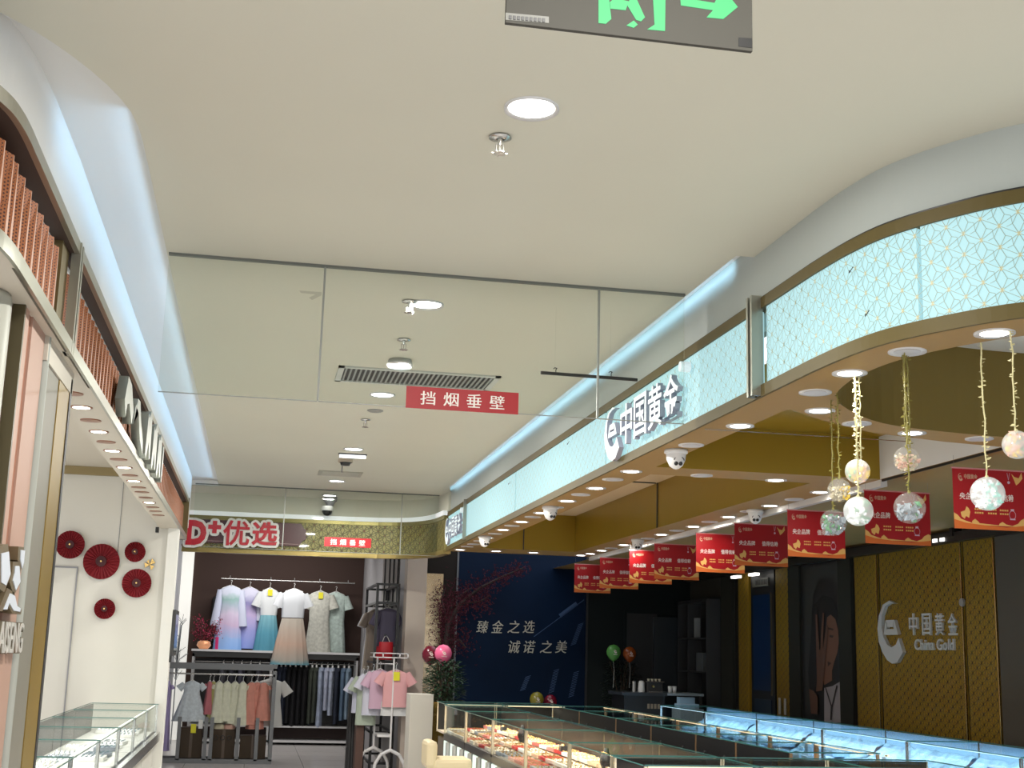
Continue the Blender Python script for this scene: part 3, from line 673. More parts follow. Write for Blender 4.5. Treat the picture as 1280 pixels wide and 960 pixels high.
# ---- ball garlands
leafm = mat('vine_leaf', (0.24, 0.21, 0.04), 0.5, emit=0.0, ecol=(1, .9, .4)); vinem = mat('vine_lit', (0.55, 0.50, 0.25), 0.5, emit=0.12, ecol=(1, .95, .6))
ballg = mat('bauble_plastic', (.72, .72, .66), .12); ballg.node_tree.nodes['Principled BSDF'].inputs['Alpha'].default_value = .17
def cord(parent, x, y, z0, z1, seed, m):
    rnd = random.Random(seed); b = MB(); k = max(3, int((z0 - z1) / .03)); pts = [(x + rnd.uniform(-.003, .003), y + rnd.uniform(-.003, .003), z0 + (z1 - z0) * i / k) for i in range(k + 1)]
    b.tube(pts, .003, 5); b.build('cord', m, parent)
    b = MB()
    for i in range(int((z0 - z1) / .009)):
        z = z0 - i * .009; a = rnd.uniform(0, 2 * PI); d = Vector((math.cos(a), math.sin(a), rnd.uniform(-.5, .5))); p = Vector((x, y, z)); s = rnd.uniform(.010, .020)
        q = d.orthogonal().normalized() * s * .35
        b.quad(p, p + d * s * .5 + q, p + d * s, p + d * s * .5 - q)
    b.build('vine_leaves', m, parent, stuff=True)
def bauble(label, x, y, ztop, z, r, style, n, seed):
    rnd = random.Random(seed)
    t = thing('hanging_bauble', label, 'hanging ornament', (x, y, ztop), 'flower-filled baubles')
    m = vinem if n in 'w' else leafm
    MB().ball((x, y, z), r, 22, 14).build('clear_shell', style['shell'], t)
    cord(t, x, y, ztop, z + r, seed, m)
    if style.get('two'): cord(t, x + .02, y + .005, ztop, z + r * .95, seed + 50, m)
    b = MB(); b.ball((x, y, z + r), .007, 8, 6); b.build('cap', m, t)
    # flower cushion inside
    fl = MB(); k = style.get('k', 120)
    for i in range(k):
        a = rnd.uniform(0, 2 * PI); rr = r * .82 * math.sqrt(rnd.random()); hgt = -r * .75 + rnd.random() ** 1.2 * r * style.get('fill', 1.0)
        rad = math.sqrt(max(0, (r * .86) ** 2 - hgt ** 2)); rr = min(rr, rad)
        p = Vector((x + rr * math.cos(a), y + rr * math.sin(a), z + hgt)); s = r * rnd.uniform(.16, .34)
        d = Vector((rnd.uniform(-1, 1), rnd.uniform(-1, 0), rnd.uniform(-1, 1))).normalized(); u = d.orthogonal().normalized() * s; v = d.cross(u).normalized() * s
        side = rr * math.cos(a) / r
        mi = 0 if rnd.random() < .5 else (1 if side < style.get('cut', .1) else 2)
        fl.add([p - u, p - v * .7, p + u, p + v * .7, p + d * s * .4], [(0, 1, 4), (1, 2, 4), (2, 3, 4), (3, 0, 4)], mi)
    fl.build('flower_filling', style['f'], t, stuff=True)
    b = MB()
    for i in range(4):
        a = rnd.uniform(0, 2 * PI); b.ball((x + r * .5 * math.cos(a), y + r * .5 * math.sin(a), z + rnd.uniform(-.6, .5) * r), .0028, 6, 4)
    b.build('fairy_bulb', glow('fairy_bulb_glow', (1, .9, .7), 4), t)
wh = mat('petal_white', (.85, .86, .85), .6, emit=.18, ecol=(.95, 1, 1)); aq = mat('petal_aqua', (.25, .72, .60), .6, emit=.06, ecol=(.5, 1, .9)); gn = mat('petal_green', (.12, .38, .18), .6)  # petal emission stands in for the glow of the bulbs
ye = mat('petal_yellow', (.85, .60, .05), .6, emit=.1); pk = mat('petal_blush', (.80, .48, .36), .6, emit=.08); gy = mat('petal_grey', (.38, .44, .50), .6); be = mat('petal_beige', (.62, .55, .38), .6)
frost = mat('frosted_glow_shell', (.92, .95, .94), .3, emit=.10, ecol=(.93, 1, .97)); frost.node_tree.nodes['Principled BSDF'].inputs['Alpha'].default_value = .36  # shell emission paints the glow of the fairy bulbs inside
A_ = dict(shell=ballg, f=[be, be, ye], k=110, fill=1.0); B_ = dict(shell=ballg, f=[gy, gn, gy], k=120, fill=1.2)
C_ = dict(shell=frost, f=[ye, gn, pk], k=70, fill=1.3, cut=-.1); D_ = dict(shell=frost, f=[wh, wh, gn], k=80, fill=1.4, cut=.2); E_ = dict(shell=ballg, f=[pk, be, be], k=110, fill=1.1)
F_ = dict(shell=ballg, f=[gy, gy, gn], k=80, fill=1.0, cut=.3); G_ = dict(shell=frost, f=[wh, wh, aq], k=80, fill=1.5, cut=.0); H_ = dict(shell=frost, f=[pk, ye, gn], k=80, fill=1.5, cut=.1)
for (cx, cy, bx, by, rp, st, n, lb, sd) in (
        (1050, 490, 1053, 612, 16, A_, 'd', 'small clear bauble with cream petals, upper left of the cluster', 1),
        (1041, 500, 1042, 653, 17.5, B_, 'd', 'clear bauble with grey-blue petals and green leaves, before the left banner', 2),
        (1067, 468, 1076, 588, 16.5, dict(C_, two=True), 'w', 'bright white bauble with orange and yellow flowers on a lit double vine', 3),
        (1074, 466, 1073, 639, 19.5, D_, 'w', 'bright white bauble with pale green leaves, hanging under the orange-flowered one', 4),
        (1132, 440, 1138, 573, 17.5, dict(E_, two=True), 'd', 'clear bauble with blush petals hanging above the second banner', 5),
        (1137, 440, 1137, 635, 21, F_, 'd', 'clear bauble with a grey cloth flower, before the second banner', 6),
        (1232, 426, 1240, 616, 23, G_, 'w', 'large bright white bauble with turquoise leaves, before the nearest banner', 7),
        (1264, 412, 1271, 556, 19.5, H_, 'w', 'bright bauble with orange and dark green flowers at the right edge', 8)):
    top = at(cx, cy, z=2.78); p = at(bx, by, y=top.y); r = rp / 1640 * top.y * 1.02
    bauble(lb, p.x, p.y + (sd % 2) * .03, 2.78 if cx < 1200 else 2.79, p.z, r, st, n, sd)

# ---- red hanging banners
t = thing('hanging_banner', 'red banner with white slogan, nearest one beside the big turquoise bauble', 'banner', (0, 0, 0), 'red hanging banners')
bw, bh = .46, .345
MB().box((0, -.0015, -bh), (bw, .0015, 0)).build('banner_sheet', M['red'], t)
MB().box((-.005, -.004, -.004), (bw + .005, .004, .004)).build('top_batten', mat('batten_pink', (.6, .25, .25), .5), t)
og = mat('print_orange', (0.62, 0.14, 0.02), .6); pg = mat('print_gold', (0.72, 0.42, 0.12), .6); dr = mat('print_dark_red', (0.42, 0.03, 0.01), .6)
def bp(polys, d, mi=0, b=None):
    b = b or MB()
    for P in polys: b.prism([(u * bw, -v * bh) for u, v in P], lambda u, v: (u, -.0015 - d, v), lambda u, v: (u, -.0015, v), mi)
    return b
b = bp([[(0, .74), (.05, .78), (.09, .84), (.16, .87), (.24, .9), (.24, .87), (.28, .83), (.32, .87), (.34, .9), (.6, .92), (.61, .89), (.65, .86), (.70, .90), (.78, .92), (.86, .88), (.90, .82), (.96, .78), (1, .80), (1, .93), (0, .93)]], .0006, 0)
b = bp([[(0, .85), (.15, .90), (.4, .93), (.7, .95), (1, .90), (1, 1), (0, 1)]], .0009, 1, b); b.build('printed_hills', [pg, og], t)
b = bp([[(.10, .80), (.09, .73), (.15, .70), (.17, .63), (.20, .66), (.22, .72), (.20, .82), (.16, .79), (.14, .84)], [(.80, .05), (.84, .10), (.90, .12), (.94, .02), (.95, .12), (.90, .20), (.86, .24), (.83, .14)]], .0006)
b.build('printed_ingots', pg, t, stuff=True)
b = MB()
for c in (.28, .46, .62):
    for r_ in (.655, .715): 
        for k in range(4): b.box(((c + k * .031) * bw, -.0021, -(r_ + .028) * bh), ((c + k * .031 + .022) * bw, -.0015, -r_ * bh))
b.build('printed_small_lines', pg, t, stuff=True)
text('央企品牌', 'slogan', M['textw'], t, (.235 * bw, -.0015, -.46 * bh), .30 * bw, .115 * bh, .0008, 'front', .006)
text('值得信赖', 'slogan', M['textw'], t, (.665 * bw, -.0015, -.46 * bh), .30 * bw, .115 * bh, .0008, 'front', .006)
text('中国黄金', 'shop_name', mat('print_beige', (.55, .33, .22), .6), t, (.245 * bw, -.0015, -.135 * bh), .18 * bw, .085 * bh, .0008, 'front', .02)
c_logo(t, (.105 * bw, -.0015, -.15 * bh), .06 * bw, .13 * bh, .0008, 'front', mat('print_beige', (0, 0, 0)))
pl = mat('print_lilac', (.60, .42, .52), .5)
b = MB(); rc = Vector((.79 * bw, -.002, -.74 * bh)); b.tube([rc + Vector((.02 * math.cos(a), 0, .024 * math.sin(a))) for a in [2 * PI * i / 16 for i in range(17)]], .0013, 4)
b.box((rc.x - .010, -.003, rc.z + .022), (rc.x + .010, -.0015, rc.z + .034)); b.box((rc.x - .016, -.003, rc.z - .028), (rc.x + .016, -.0015, rc.z - .020))
b.tube([(.74 * bw, -.002, -.04 * bh), (.757 * bw, -.002, -.16 * bh), (.775 * bw, -.002, -.04 * bh)], .0011, 4); b.cyl((.757 * bw, -.0035, -.20 * bh), (.757 * bw, -.0015, -.20 * bh), .008, n=12); b.build('printed_rings', pl, t, stuff=True)
for x in (.01, bw - .01): MB().tube([(x, 0, .0), (x, 0, .072)], .0008, 4).build('string', mat('thread', (.2, .2, .2), .5), t)
blab = [None, 'red banner with white slogan, second nearest, behind the grey-flower bauble', 'red banner with white slogan, third nearest, behind the grey-blue bauble', 'red banner with white slogan, fourth nearest, right of the near camera over it', 'red banner with white slogan, fifth nearest, partly behind its right neighbour', 'red banner with white slogan, sixth nearest, where the small far sign reflects', 'red banner with white slogan, third from the far end', 'red banner with white slogan, second from the far end', 'dim red banner, farthest of the row, against the navy wall']
for i, (x, y) in enumerate([(1190, 584), (1080, 612), (984, 633), (918, 652), (870, 664), (818, 678), (787, 686), (750, 691), (712, 701)]):
    q = at(x, y, x=3.85)
    if i == 0: t.location = (3.85, q.y, 2.708)
    else: dup(t, (3.85, min(q.y, 15.9), 2.708), blab[i], rz=[0, 0, .02, -.02, .01, 0, -.03, .02, 0][i])

# ================================================================ WALL OF THE JEWELLERY SHOP (right)
XW = 6.05
def yy(px): return at(px, 780, x=XW).y
pat = mat('gilt_pattern_line', (0.10, 0.065, 0.015), 0.5); pat2 = mat('gilt_pattern_star', (0.07, 0.04, 0.01), 0.5)
gpan = mat('gilt_panel', (0.36, 0.215, 0.022), 0.45, 0.2, noise=.06, scale=2, spec=.2)
i = 0
for (a, c, lb) in ((1212, 1250, 'gilt star-patterned wall panel at the right, beside the grey pier'), (1105, 1208, 'wide gilt star-patterned wall panel carrying the crescent sign'), (1073, 1101, 'narrow gilt star-patterned panel left of the crescent sign'),
        (973, 989, 'narrow gilt panel between the blue display and the portrait poster'), (926, 939, 'narrow gilt panel left of the blue display')):
    y1, y0 = yy(a), yy(c)
    t = thing('wall_panel', lb, 'wall panel', (XW, (y0 + y1) / 2, 0.0))
    MB().box((XW - .03, y0, 0.02), (XW, y1, 2.72)).build('panel_board', gpan, t)
    star_pattern([(XW - .03, y1), (XW - .03, y0)], 0.9, 2.70, 0.001, t, [pat, pat2], 0.084, 0.0050 if a > 1000 else .005)
    if a > 1050: MB().box((XW - .033, y0 - .001, 0.02), (XW - .02, y0 + .012, 2.72)).build('edge_trim', M['bgold'], t)
b = MB()
for a, c in ((1208, 1212), (1101, 1105), (1069, 1073), (1250, 1254), (920, 926)): b.box((XW - .006, yy(c), 0), (XW, yy(a), 2.75))
struct(b.build('trim_10', M['black'], label='black shadow gaps between the wall panels'))
for k, (a, c, lb) in enumerate(((1254, 1340, 'grey pier at the right edge of the photo'), (1053, 1069, 'grey strip right of the portrait poster'), (990, 1004, 'grey strip left of the portrait poster'), (905, 919, 'grey-blue pier right of the shelf niche'))):
    b = MB(); b.box((XW - .045, yy(c), 0), (XW, yy(a), 2.75)); struct(b.build('trim_%d' % (11 + k), mat('grey_pier', (0.105, 0.09, 0.07), .7, spec=.1) if k < 1 else mat('grey_pier_dark', (0.030, 0.030, 0.024), .7, spec=.1), label=lb))
b = MB(); b.box((XW - .13, 9.0, 2.66), (XW - .05, 17.9, 2.74))
tk = thing('track_light', 'black track with small white spots along the head of the gilt wall', 'track light', (XW - .09, 12, 2.74))
b.build('track', M['black'], tk)
for yv in (10.65, 10.78, 10.95, 11.1): MB().box((XW - .14, yv, 2.675), (XW - .10, yv + .07, 2.705)).build('spot', glow('track_spot', (1, .95, .88), 2.5), tk)
for yv, zv in ((15.0, 2.44), (15.6, 2.46)): MB().box((XW - .20, yv, 2.60), (XW - .14, yv + .22, 2.63)).build('spot', glow('track_spot', (1, 1, 1), 1), tk)
MB().box((XW - .14, 10.5, 2.705), (XW - .05, 10.55, 2.78)).build('hanger', M['black'], tk)
# crescent sign
t = thing('shop_sign', 'grey-white crescent emblem with ingot and lettering on the gilt panel', 'shop sign', (XW - .03, 11.4, 1.9))
sgm = mat('sign_white', (0.55, 0.54, 0.50), .45)
P0 = at(1100, 752, x=XW - .03); P1 = at(1134, 830, x=XW - .03)
c_logo(t, (XW - .03, (P0.y + P1.y) / 2, (P0.z + P1.z) / 2), abs(P0.y - P1.y), P0.z - P1.z, .035, 'left', sgm)
for i, ch in enumerate('中国黄金'):
    a = at(1138 + i * 16.2, 767, x=XW - .03); c = at(1149.5 + i * 16.2, 794, x=XW - .03)
    text(ch, 'character', sgm, t, (XW - .03, (a.y + c.y) / 2, (a.z + c.z) / 2), abs(a.y - c.y), a.z - c.z, .02, 'left', .008)
a = at(1145, 799, x=XW - .03); c = at(1195, 813, x=XW - .03)
text('China Gold', 'latin_lettering', sgm, t, (XW - .03, (a.y + c.y) / 2, (a.z + c.z) / 2), abs(a.y - c.y), a.z - c.z, .02, 'left', .015)
q = at(1204, 753, x=XW - .03); MB().cyl((XW - .05, q.y, q.z), (XW - .03, q.y, q.z), .035, n=18).build('round_mark', mat('mark_grey', (.3, .28, .25), .4), t)
# portrait poster
t = thing('portrait_poster', 'tall dark poster of a woman with a hand before half her face', 'poster', (XW - .03, yy(1028), .95))
X1 = XW - .02
MB().box((X1, yy(1053), .3), (XW, yy(1004), 2.74)).build('poster_sheet', mat('poster_dark', (.010, .010, .009), .5), t)
def pp(polys, nm, col, k):
    b = MB(); xx = X1 - .003 * k
    for P in polys:
        xx -= .0004
        Q = [at(870 + x / 4.365, 680 + y / 4.365, x=xx) for x, y in P]
        b.prism([(q.y, q.z) for q in Q], lambda u, v: (xx, u, v), lambda u, v: (xx + .0003, u, v))
    return b.build(nm, mat('poster_' + nm, col, .6), t)
pp([[(590, 150), (600, 130), (795, 90), (800, 300), (790, 300), (770, 230), (735, 185), (700, 180), (660, 210), (638, 290), (630, 420), (630, 940), (600, 930)]], 'printed_arch', (.028, .028, .024), 1)
pp([[(632, 420), (645, 330), (690, 280), (740, 290), (770, 360), (790, 480), (800, 600), (806, 760), (760, 790), (700, 800), (620, 820), (612, 700)]], 'printed_hair', (.006, .005, .005), 2)
pp([[(715, 400), (735, 385), (760, 410), (775, 470), (780, 530), (772, 590), (755, 640), (742, 690), (742, 745), (700, 770), (690, 700), (700, 560)]], 'printed_face', (.16, .07, .04), 3)
pp([[(722, 455), (750, 462), (748, 472), (722, 466)], [(728, 495), (752, 500), (745, 512), (728, 508)], [(718, 640), (738, 650), (720, 668)]], 'printed_features', (.03, .012, .008), 4)
pp([[(652, 385), (662, 385), (672, 560), (668, 700), (655, 560)], [(690, 375), (699, 378), (690, 600), (676, 640), (680, 520)], [(712, 430), (722, 455), (708, 600), (700, 700), (690, 800), (655, 805), (668, 640), (695, 560)], [(655, 560), (690, 590), (690, 800), (660, 800)], [(616, 790), (640, 800), (664, 835), (664, 930), (628, 925)]], 'printed_hand', (.11, .05, .03), 5)
pp([[(700, 785), (745, 775), (795, 745), (808, 800), (814, 975), (700, 975)]], 'printed_top', (.30, .27, .28), 4)
pp([[(704, 785), (709, 783), (742, 885), (738, 895)], [(766, 770), (771, 772), (744, 895), (738, 890)], [(735, 885), (745, 885), (740, 960), (732, 960)]], 'printed_cord', (.02, .015, .015), 6)
q = at(870 + 645 / 4.365, 680 + 150 / 4.365, x=X1); c_logo(t, (X1 - .001, q.y, q.z), .07, .14, .002, 'left', mat('poster_mark', (.09, .08, .05), .5))
# blue display
t = thing('display_window', 'tall blue lit display niche with black frame and small name plate', 'display', (XW - .05, yy(955), 0))
y1, y0 = yy(942), yy(971)
MB().box((XW - .03, y0, .1), (XW, y1, 2.7)).build('niche_frame', M['black'], t)
MB().box((XW - .04, y0 + .10, 1.25), (XW - .03, y1 - .08, 2.38)).build('blue_panel', mat('deep_blue', (.003, .022, .075), .3), t)
MB().box((XW - .045, y0 + .08, 1.2), (XW - .03, y0 + .095, 2.4)).build('edge_strip', mat('dim_brass', (.14, .11, .06), .3, .6), t)
MB().box((XW - .04, y0 + .1, .5), (XW - .03, y1 - .1, 1.15)).build('lower_panel', mat('blue_black', (.008, .018, .035), .3), t)
MB().box((XW - .05, y0 + .14, 2.48), (XW - .03, y1 - .1, 2.58)).build('name_plate', mat('plate_grey', (.12, .12, .10), .5), t)
b = MB()
for k in range(7): b.box((XW - .052, y0 + .17 + k * .055, 2.50), (XW - .05, y0 + .205 + k * .055, 2.56))
b.build('plate_strokes', mat('plate_stroke', (.03, .03, .03), .5), t)
b = MB(); q = at(983, 880, x=XW - .05)
for dy in (0, .16): b.box((XW - .06, q.y + dy, q.z - .12), (XW - .05, q.y + dy + .05, q.z + .06))
b.build('switch_plate', mat('switch_pale', (.45, .42, .36), .4), t)
# shelf niche with books and jars
t = thing('shelf_niche', 'dark rounded wall shelf unit near the far corner', 'shelf', (XW - .05, 17.2, .8))
NY0, NY1 = yy(903) + .0, yy(858); NY1 = min(NY1, 17.9)
MB().box((XW - .03, NY0, .5), (XW, NY1, 2.42)).build('niche_back', mat('niche_black', (.008, .009, .008), .5), t)
zs = [.98, 1.42, 1.86, 2.32]
for z in zs[:3]: MB().box((XW - .22, NY0, z), (XW - .03, NY1, z + .02)).build('shelf', M['dark'], t)
for yv in (NY0 + .001, (NY0 * .38 + NY1 * .62), NY1 - .02): MB().box((XW - .22, yv, .6), (XW - .03, yv + .02, 2.36)).build('upright', M['dark'], t)
MB().box((XW - .22, NY0, 2.34), (XW - .03, NY1, 2.38)).build('niche_head', M['dark'], t)
MB().box((XW - .035, NY0 + .03, 1.9), (XW - .031, NY0 + .4, 2.32)).build('bronze_back', mat('bronze_dim', (.06, .045, .02), .5), t)
wgy = mat('dim_white', (.28, .30, .30), .5)
def small(nm, lb, cat, px, py, w, h, d, m, g=None):
    q = at(px, py, x=XW - .18); tt = MB().box((XW - .18, q.y - w / 2, q.z), (XW - .18 + d, q.y + w / 2, q.z + h)).build(nm, m, bevel=.004); tag(tt, lb, cat, g); return tt
for nm, lb, cat, px, py, w, h in (('book', 'white picture book standing on the top shelf of the niche', 'book', 871, 778, .12, .26), ('box', 'pale upright box at the right end of the top shelf', 'box', 901, 775, .05, .30), ('book', 'white booklet standing on the middle shelf of the niche', 'book', 893, 824, .08, .18), ('book', 'thin grey book beside the booklet on the middle shelf', 'book', 886, 823, .03, .20), ('tray_set', 'grey framed picture lying against the lower shelf', 'frame', 876, 850, .26, .24)):
    z = max([zz for zz in zs if zz + .02 <= at(px, py, x=XW - .18).z + .12] or [.98]) + .022
    q = at(px, py, x=XW - .15); q.y = min(max(q.y, NY0 + w / 2 + .03), NY1 - w / 2 - .03); b = MB(); b.box((XW - .17, q.y - w / 2, z), (XW - .12, q.y + w / 2, z + h)); tag(b.build(nm, wgy if nm != 'tray_set' else mat('dim_grey', (.10, .11, .11), .4), bevel=.004), lb, cat)
# ================================================================ LEFT SHOPFRONT
t = thing('slatted_fascia', 'copper fluted fascia in a champagne metal frame over the left shop', 'shop fascia', (-0.76, 8, 2.69))
LF = L_PATH
FM = M['frame']
b = MB(); b.ribbon(LF, 3.085, 3.13, 0.0, 0.02); b.ribbon(LF, 3.085, 3.09, 0.02, .10, 1); b.build('top_frame', [FM, mat('umber_back_shade', (.035, .018, .012), .6)], t)  # dark umber lip paints the shadow under the top frame
b = MB(); b.ribbon(LF, 2.685, 2.735, -0.004, 0.008); b.ribbon(LF, 2.73, 2.735, 0.02, .12); b.build('bottom_frame', FM, t)
b = MB(); b.ribbon(LF, 2.735, 3.085, 0.115, .12); b.build('backing', mat('umber_back_shade', (.035, .018, .012), .6), t)  # dark backing shows above the flutes as their painted shadow
for y in (5.16, 5.215): MB().box((-0.79, y, 2.69), (-0.755, y + .03, 3.13)).build('divider', FM, t)
MB().box((-0.79, 5.19, 2.69), (-0.765, 5.215, 3.13)).build('divider_gap', M['black'], t)
MB().box((-0.88, 5.0, 2.735), (-0.80, 5.16, 3.085)).build('side_return', mat('khaki_return', (.16, .12, .05), .4, .5), t)
MB().box((-0.90, 14.33, 2.69), (-0.755, 14.42, 3.13)).build('end_cap', mat('khaki_return', (0, 0, 0)), t)
perf = dots('perforated_copper', (0.31, 0.098, 0.026), (0.05, 0.010, 0.005), 120, .5, .1, .38)
perl = dots('perforated_rose', (0.38, 0.14, 0.06), (0.10, 0.025, 0.015), 120, .5, .1, .36)
ridge = mat('rose_ridge', (0.56, 0.33, 0.24), 0.5, 0)
def slat(x, y, rz):
    """one folded flute: perforated faces, pale ridge leaning as it rises"""
    b = MB(); w = .062; d = .065
    z0, z1 = 2.735, 3.083
    V = lambda px, py, pz: (px, py, pz)
    z1 -= .03; a0, a1 = V(0, -w, z0), V(0, -w, z1); r0, r1 = V(d, -.020, z0), V(d, -.003, z1 - .02); s0, s1 = V(d, .020, z0), V(d, .003, z1 - .02); c0, c1 = V(0, w, z0), V(0, w, z1)
    b.quad(a0, r0, r1, a1, m=0); b.quad(r0, s0, s1, r1, m=1); b.quad(s0, c0, c1, s1, m=2); b.quad(a0, a1, c1, c0, m=0)
    o = b.build('flute', [perf, ridge, perl], t); return o
s0 = slat(0, 0, 0); placed = 0
pts, L_ = resample(sub(LF, 0, 14), .01)
def put_slat(x, y, rz):
    global placed
    o = s0 if placed == 0 else s0.copy()
    if placed: COL.objects.link(o); o.parent = t
    o.location = (x - ORG[t.name].x, y - ORG[t.name].y, -ORG[t.name].z); o.rotation_euler = (0, 0, rz); placed += 1
# s0's mesh was stored relative to the parent; move it back to its own origin
for v in s0.data.vertices: v.co += ORG[t.name]
y = 14.2
while y > 5.28: put_slat(-.865, y, 0); y -= .125
y = 4.92
while y > 3.98: put_slat(-.865, y, 0); y -= .125
for k in range(9):
    pth, LL = resample(L_F, .01); i = min(len(pth) - 2, int((k * .125 + .03) / .01)); p = pth[i]; d = (pth[i + 1] - p).normalized()
    q = Vector((p.x + d.y * .105, p.y - d.x * .105)); put_slat(q.x, q.y, math.atan2(d.y, d.x) + PI / 2)
lt = thing('slat_sign', 'row of thick silver letters standing on the copper fluted fascia', 'shop sign', (-.76, 8.4, 2.7))
sl = mat('silver_letter_face', (.30, .32, .28), .35, .6)
# strokes seen edge-on: a swung leaf form, then tall upright letters
def stroke(P, d=.05):
    b = MB(); b.prism(P, lambda u, v: (-.78, u, v), lambda u, v: (-.78 + d, u, v)); b.build('letter', sl, lt)
stroke([(6.95, 2.84), (7.05, 2.98), (7.25, 2.97), (7.45, 2.86), (7.4, 2.78), (7.2, 2.86), (7.1, 2.84), (7.05, 2.76)])
stroke([(7.5, 2.80), (7.55, 2.92), (7.75, 2.90), (7.95, 2.78), (8.2, 2.72), (8.15, 2.80), (7.95, 2.88), (7.8, 2.98), (7.65, 2.97)])
for y0 in (8.25, 8.75, 9.2): stroke([(y0, 2.74), (y0 + .08, 2.72), (y0 + .20, 2.84), (y0 + .3, 2.74), (y0 + .36, 2.76), (y0 + .33, 3.02), (y0 + .22, 3.04), (y0 + .12, 2.98), (y0 + .05, 3.0)], .06)
stroke([(9.65, 2.74), (9.75, 2.74), (9.78, 3.0), (9.68, 3.0)], .06)
# left soffit downlights in copper rings
pr = downlight(0.040, 'lampw', 'copper', 1.30, 'x', 0.004, 'downlights in the cream soffit', 'soffit_downlight'); pr2 = downlight(0.040, 'copper', 'copper', 1.30, 'x', 0.004, 'downlights in the cream soffit', 'soffit_downlight')
used2 = {}
for i, (x, y) in enumerate([(98, 492), (105, 509), (110, 525), (119, 539), (130, 552), (139, 563), (147, 574), (156, 584), (163, 594), (169, 601), (173, 609), (180, 615), (185, 622), (190, 628), (194, 634), (198, 639), (202, 644)]):
    q = at(x, y, z=2.69); l = i % 2 == 1 and i < 9 or i in (9, 13); src = pr if l else pr2
    lb = '%s copper-ringed downlight in the cream soffit, %s in the row' % ('lit' if l else 'unlit', ORDN[i])
    if l not in used2: used2[l] = 1; src.location = (-.868, q.y, 2.69); src['label'] = lb
    else: dup(src, (-.868, q.y, 2.69), lb)
for y in (7.0, 9.0, 11.0): a = area('left_shop_lamp', (-.87, y, 2.66), .08, .08, 3, (1, .93, .82)); a.data.shape = 'DISK'
area('left_shop_ceiling_lamp', (-2.4, 9.5, 3.2), .6, .6, 22, (1, .95, .88))
area('left_shop_ceiling_lamp', (-2.4, 6.8, 3.2), .6, .6, 10, (1, .95, .88))

# ---- pier at the left edge (facing the corridor)
xp = -.80
def py_(px): return at(px, 640, x=xp).y
t = thing('shopfront_pier', 'cream and pink panelled pier with gilt corner strip at the left edge', 'pier', (xp, 4.9, 0))
zt = 2.69
MB().box((xp - .30, py_(60), 0), (xp - .004, py_(73.5), 2.66)).build('gilt_strip', mat('dull_gilt', (.24, .155, .025), .45, .1, noise=.12, scale=1.5), t)
MB().box((xp - .30, py_(73.5), 0), (xp, py_(75.5), 2.66)).build('edge_bead', M['dark'], t)
MB().box((xp - .30, py_(43), 0), (xp - .008, py_(60), 2.66)).build('grey_panel', mat('warm_grey_panel', (.23, .215, .175), .5, spec=.2), t)
MB().lathe((xp - .018, py_(41), 0), [(.022, 0), (.022, 2.69)], 20).build('round_bead', mat('sage_white', (.36, .37, .33), .4, spec=.2), t)
pkm = mat('blush_panel', (.44, .28, .215), .5, spec=.2); pkd = mat('blush_panel_deep', (.36, .17, .11), .5, spec=.2)
MB().box((xp - .30, py_(21), 0), (xp - .012, py_(38.5), 2.69)).build('pink_panel', pkm, t)
MB().box((xp - .30, py_(16), 0), (xp - .02, py_(21), 2.69)).build('groove', pkd, t)
MB().box((xp - .30, py_(10.5), 0), (xp - .012, py_(16), 2.69)).build('pink_panel', pkm, t)
MB().box((xp - .05, py_(9), 0), (xp - .010, py_(10.5), 2.69)).build('bronze_bead', mat('bronze_bead_m', (.10, .08, .04), .4, .5), t)
q = at(14, 357, x=xp - .17)
t2 = thing('round_column', 'smooth cream round column at the far left edge under the curved soffit', 'column', (xp - .16, 4.32, 0))
MB().lathe((xp - .16, 4.32, 0), [(.13, 0), (.13, 2.67), (.125, 2.688), (.0001, 2.688)], 36).build('shaft', mat('column_cream', (.40, .40, .34), .4, spec=.2), t2)
b = MB(); b.box((xp - .32, 4.9, 2.60), (xp + .0, 5.6, 2.69)); struct(b.build('trim_15', M['soff'], label='dropped soffit block above the pier'))
# signs on the pier
t3 = thing('pier_sign', 'silver Latin lettering under bent bronze characters on the pink pier', 'shop sign', (xp - .03, 4.8, 1.7))
lo = at(1, 780, x=xp + .02); hi = at(27, 812, x=xp + .02)
text('AISENG', 'letter_block', mat('bronze_side', (.20, .17, .12), .4, .4), t3, (xp - .012, (lo.y + hi.y) / 2, (at(14, 784, x=xp).z + at(14, 810, x=xp).z) / 2 + .0), hi.y - lo.y + .02, .105, .03, 'right', .03)
text('AISENG', 'letter_face', mat('pale_silver', (.62, .60, .55), .4, .2), t3, (xp + .018, (lo.y + hi.y) / 2, (at(14, 784, x=xp).z + at(14, 810, x=xp).z) / 2), hi.y - lo.y, .10, .004, 'right', .0)
bzm = mat('bronze_char', (.22, .17, .10), .4, .5); bwm = mat('char_edge_white', (.62, .66, .72), .4)
for P in ([(-4, 683), (9, 680), (12, 720), (4, 740), (-4, 735)], [(22, 683), (29, 684), (27, 705), (24, 716), (21, 700)], [(15, 702), (22, 702), (24, 730), (16, 745), (11, 728), (14, 715)], [(8, 735), (16, 740), (20, 758), (26, 762), (25, 768), (14, 766), (6, 752), (2, 764), (-4, 764)]):
    for d0, d1, m_ in ((.048, .083, bzm), (.083, .086, bwm)):
        Q = [at(x + (0 if m_ is bzm else 1.5), y, x=xp + .02) for x, y in P]; b = MB()
        cy = sum(q.y for q in Q) / len(Q); cz = sum(q.z for q in Q) / len(Q); k = 1 if m_ is bzm else .7
        b.prism([(cy + (q.y - cy) * k, cz + (q.z - cz) * k) for q in Q], lambda u, v: (xp - .06 + d0, u, v), lambda u, v: (xp - .06 + d1, u, v)); b.build('character_stroke' if m_ is bzm else 'stroke_face', m_, t3)

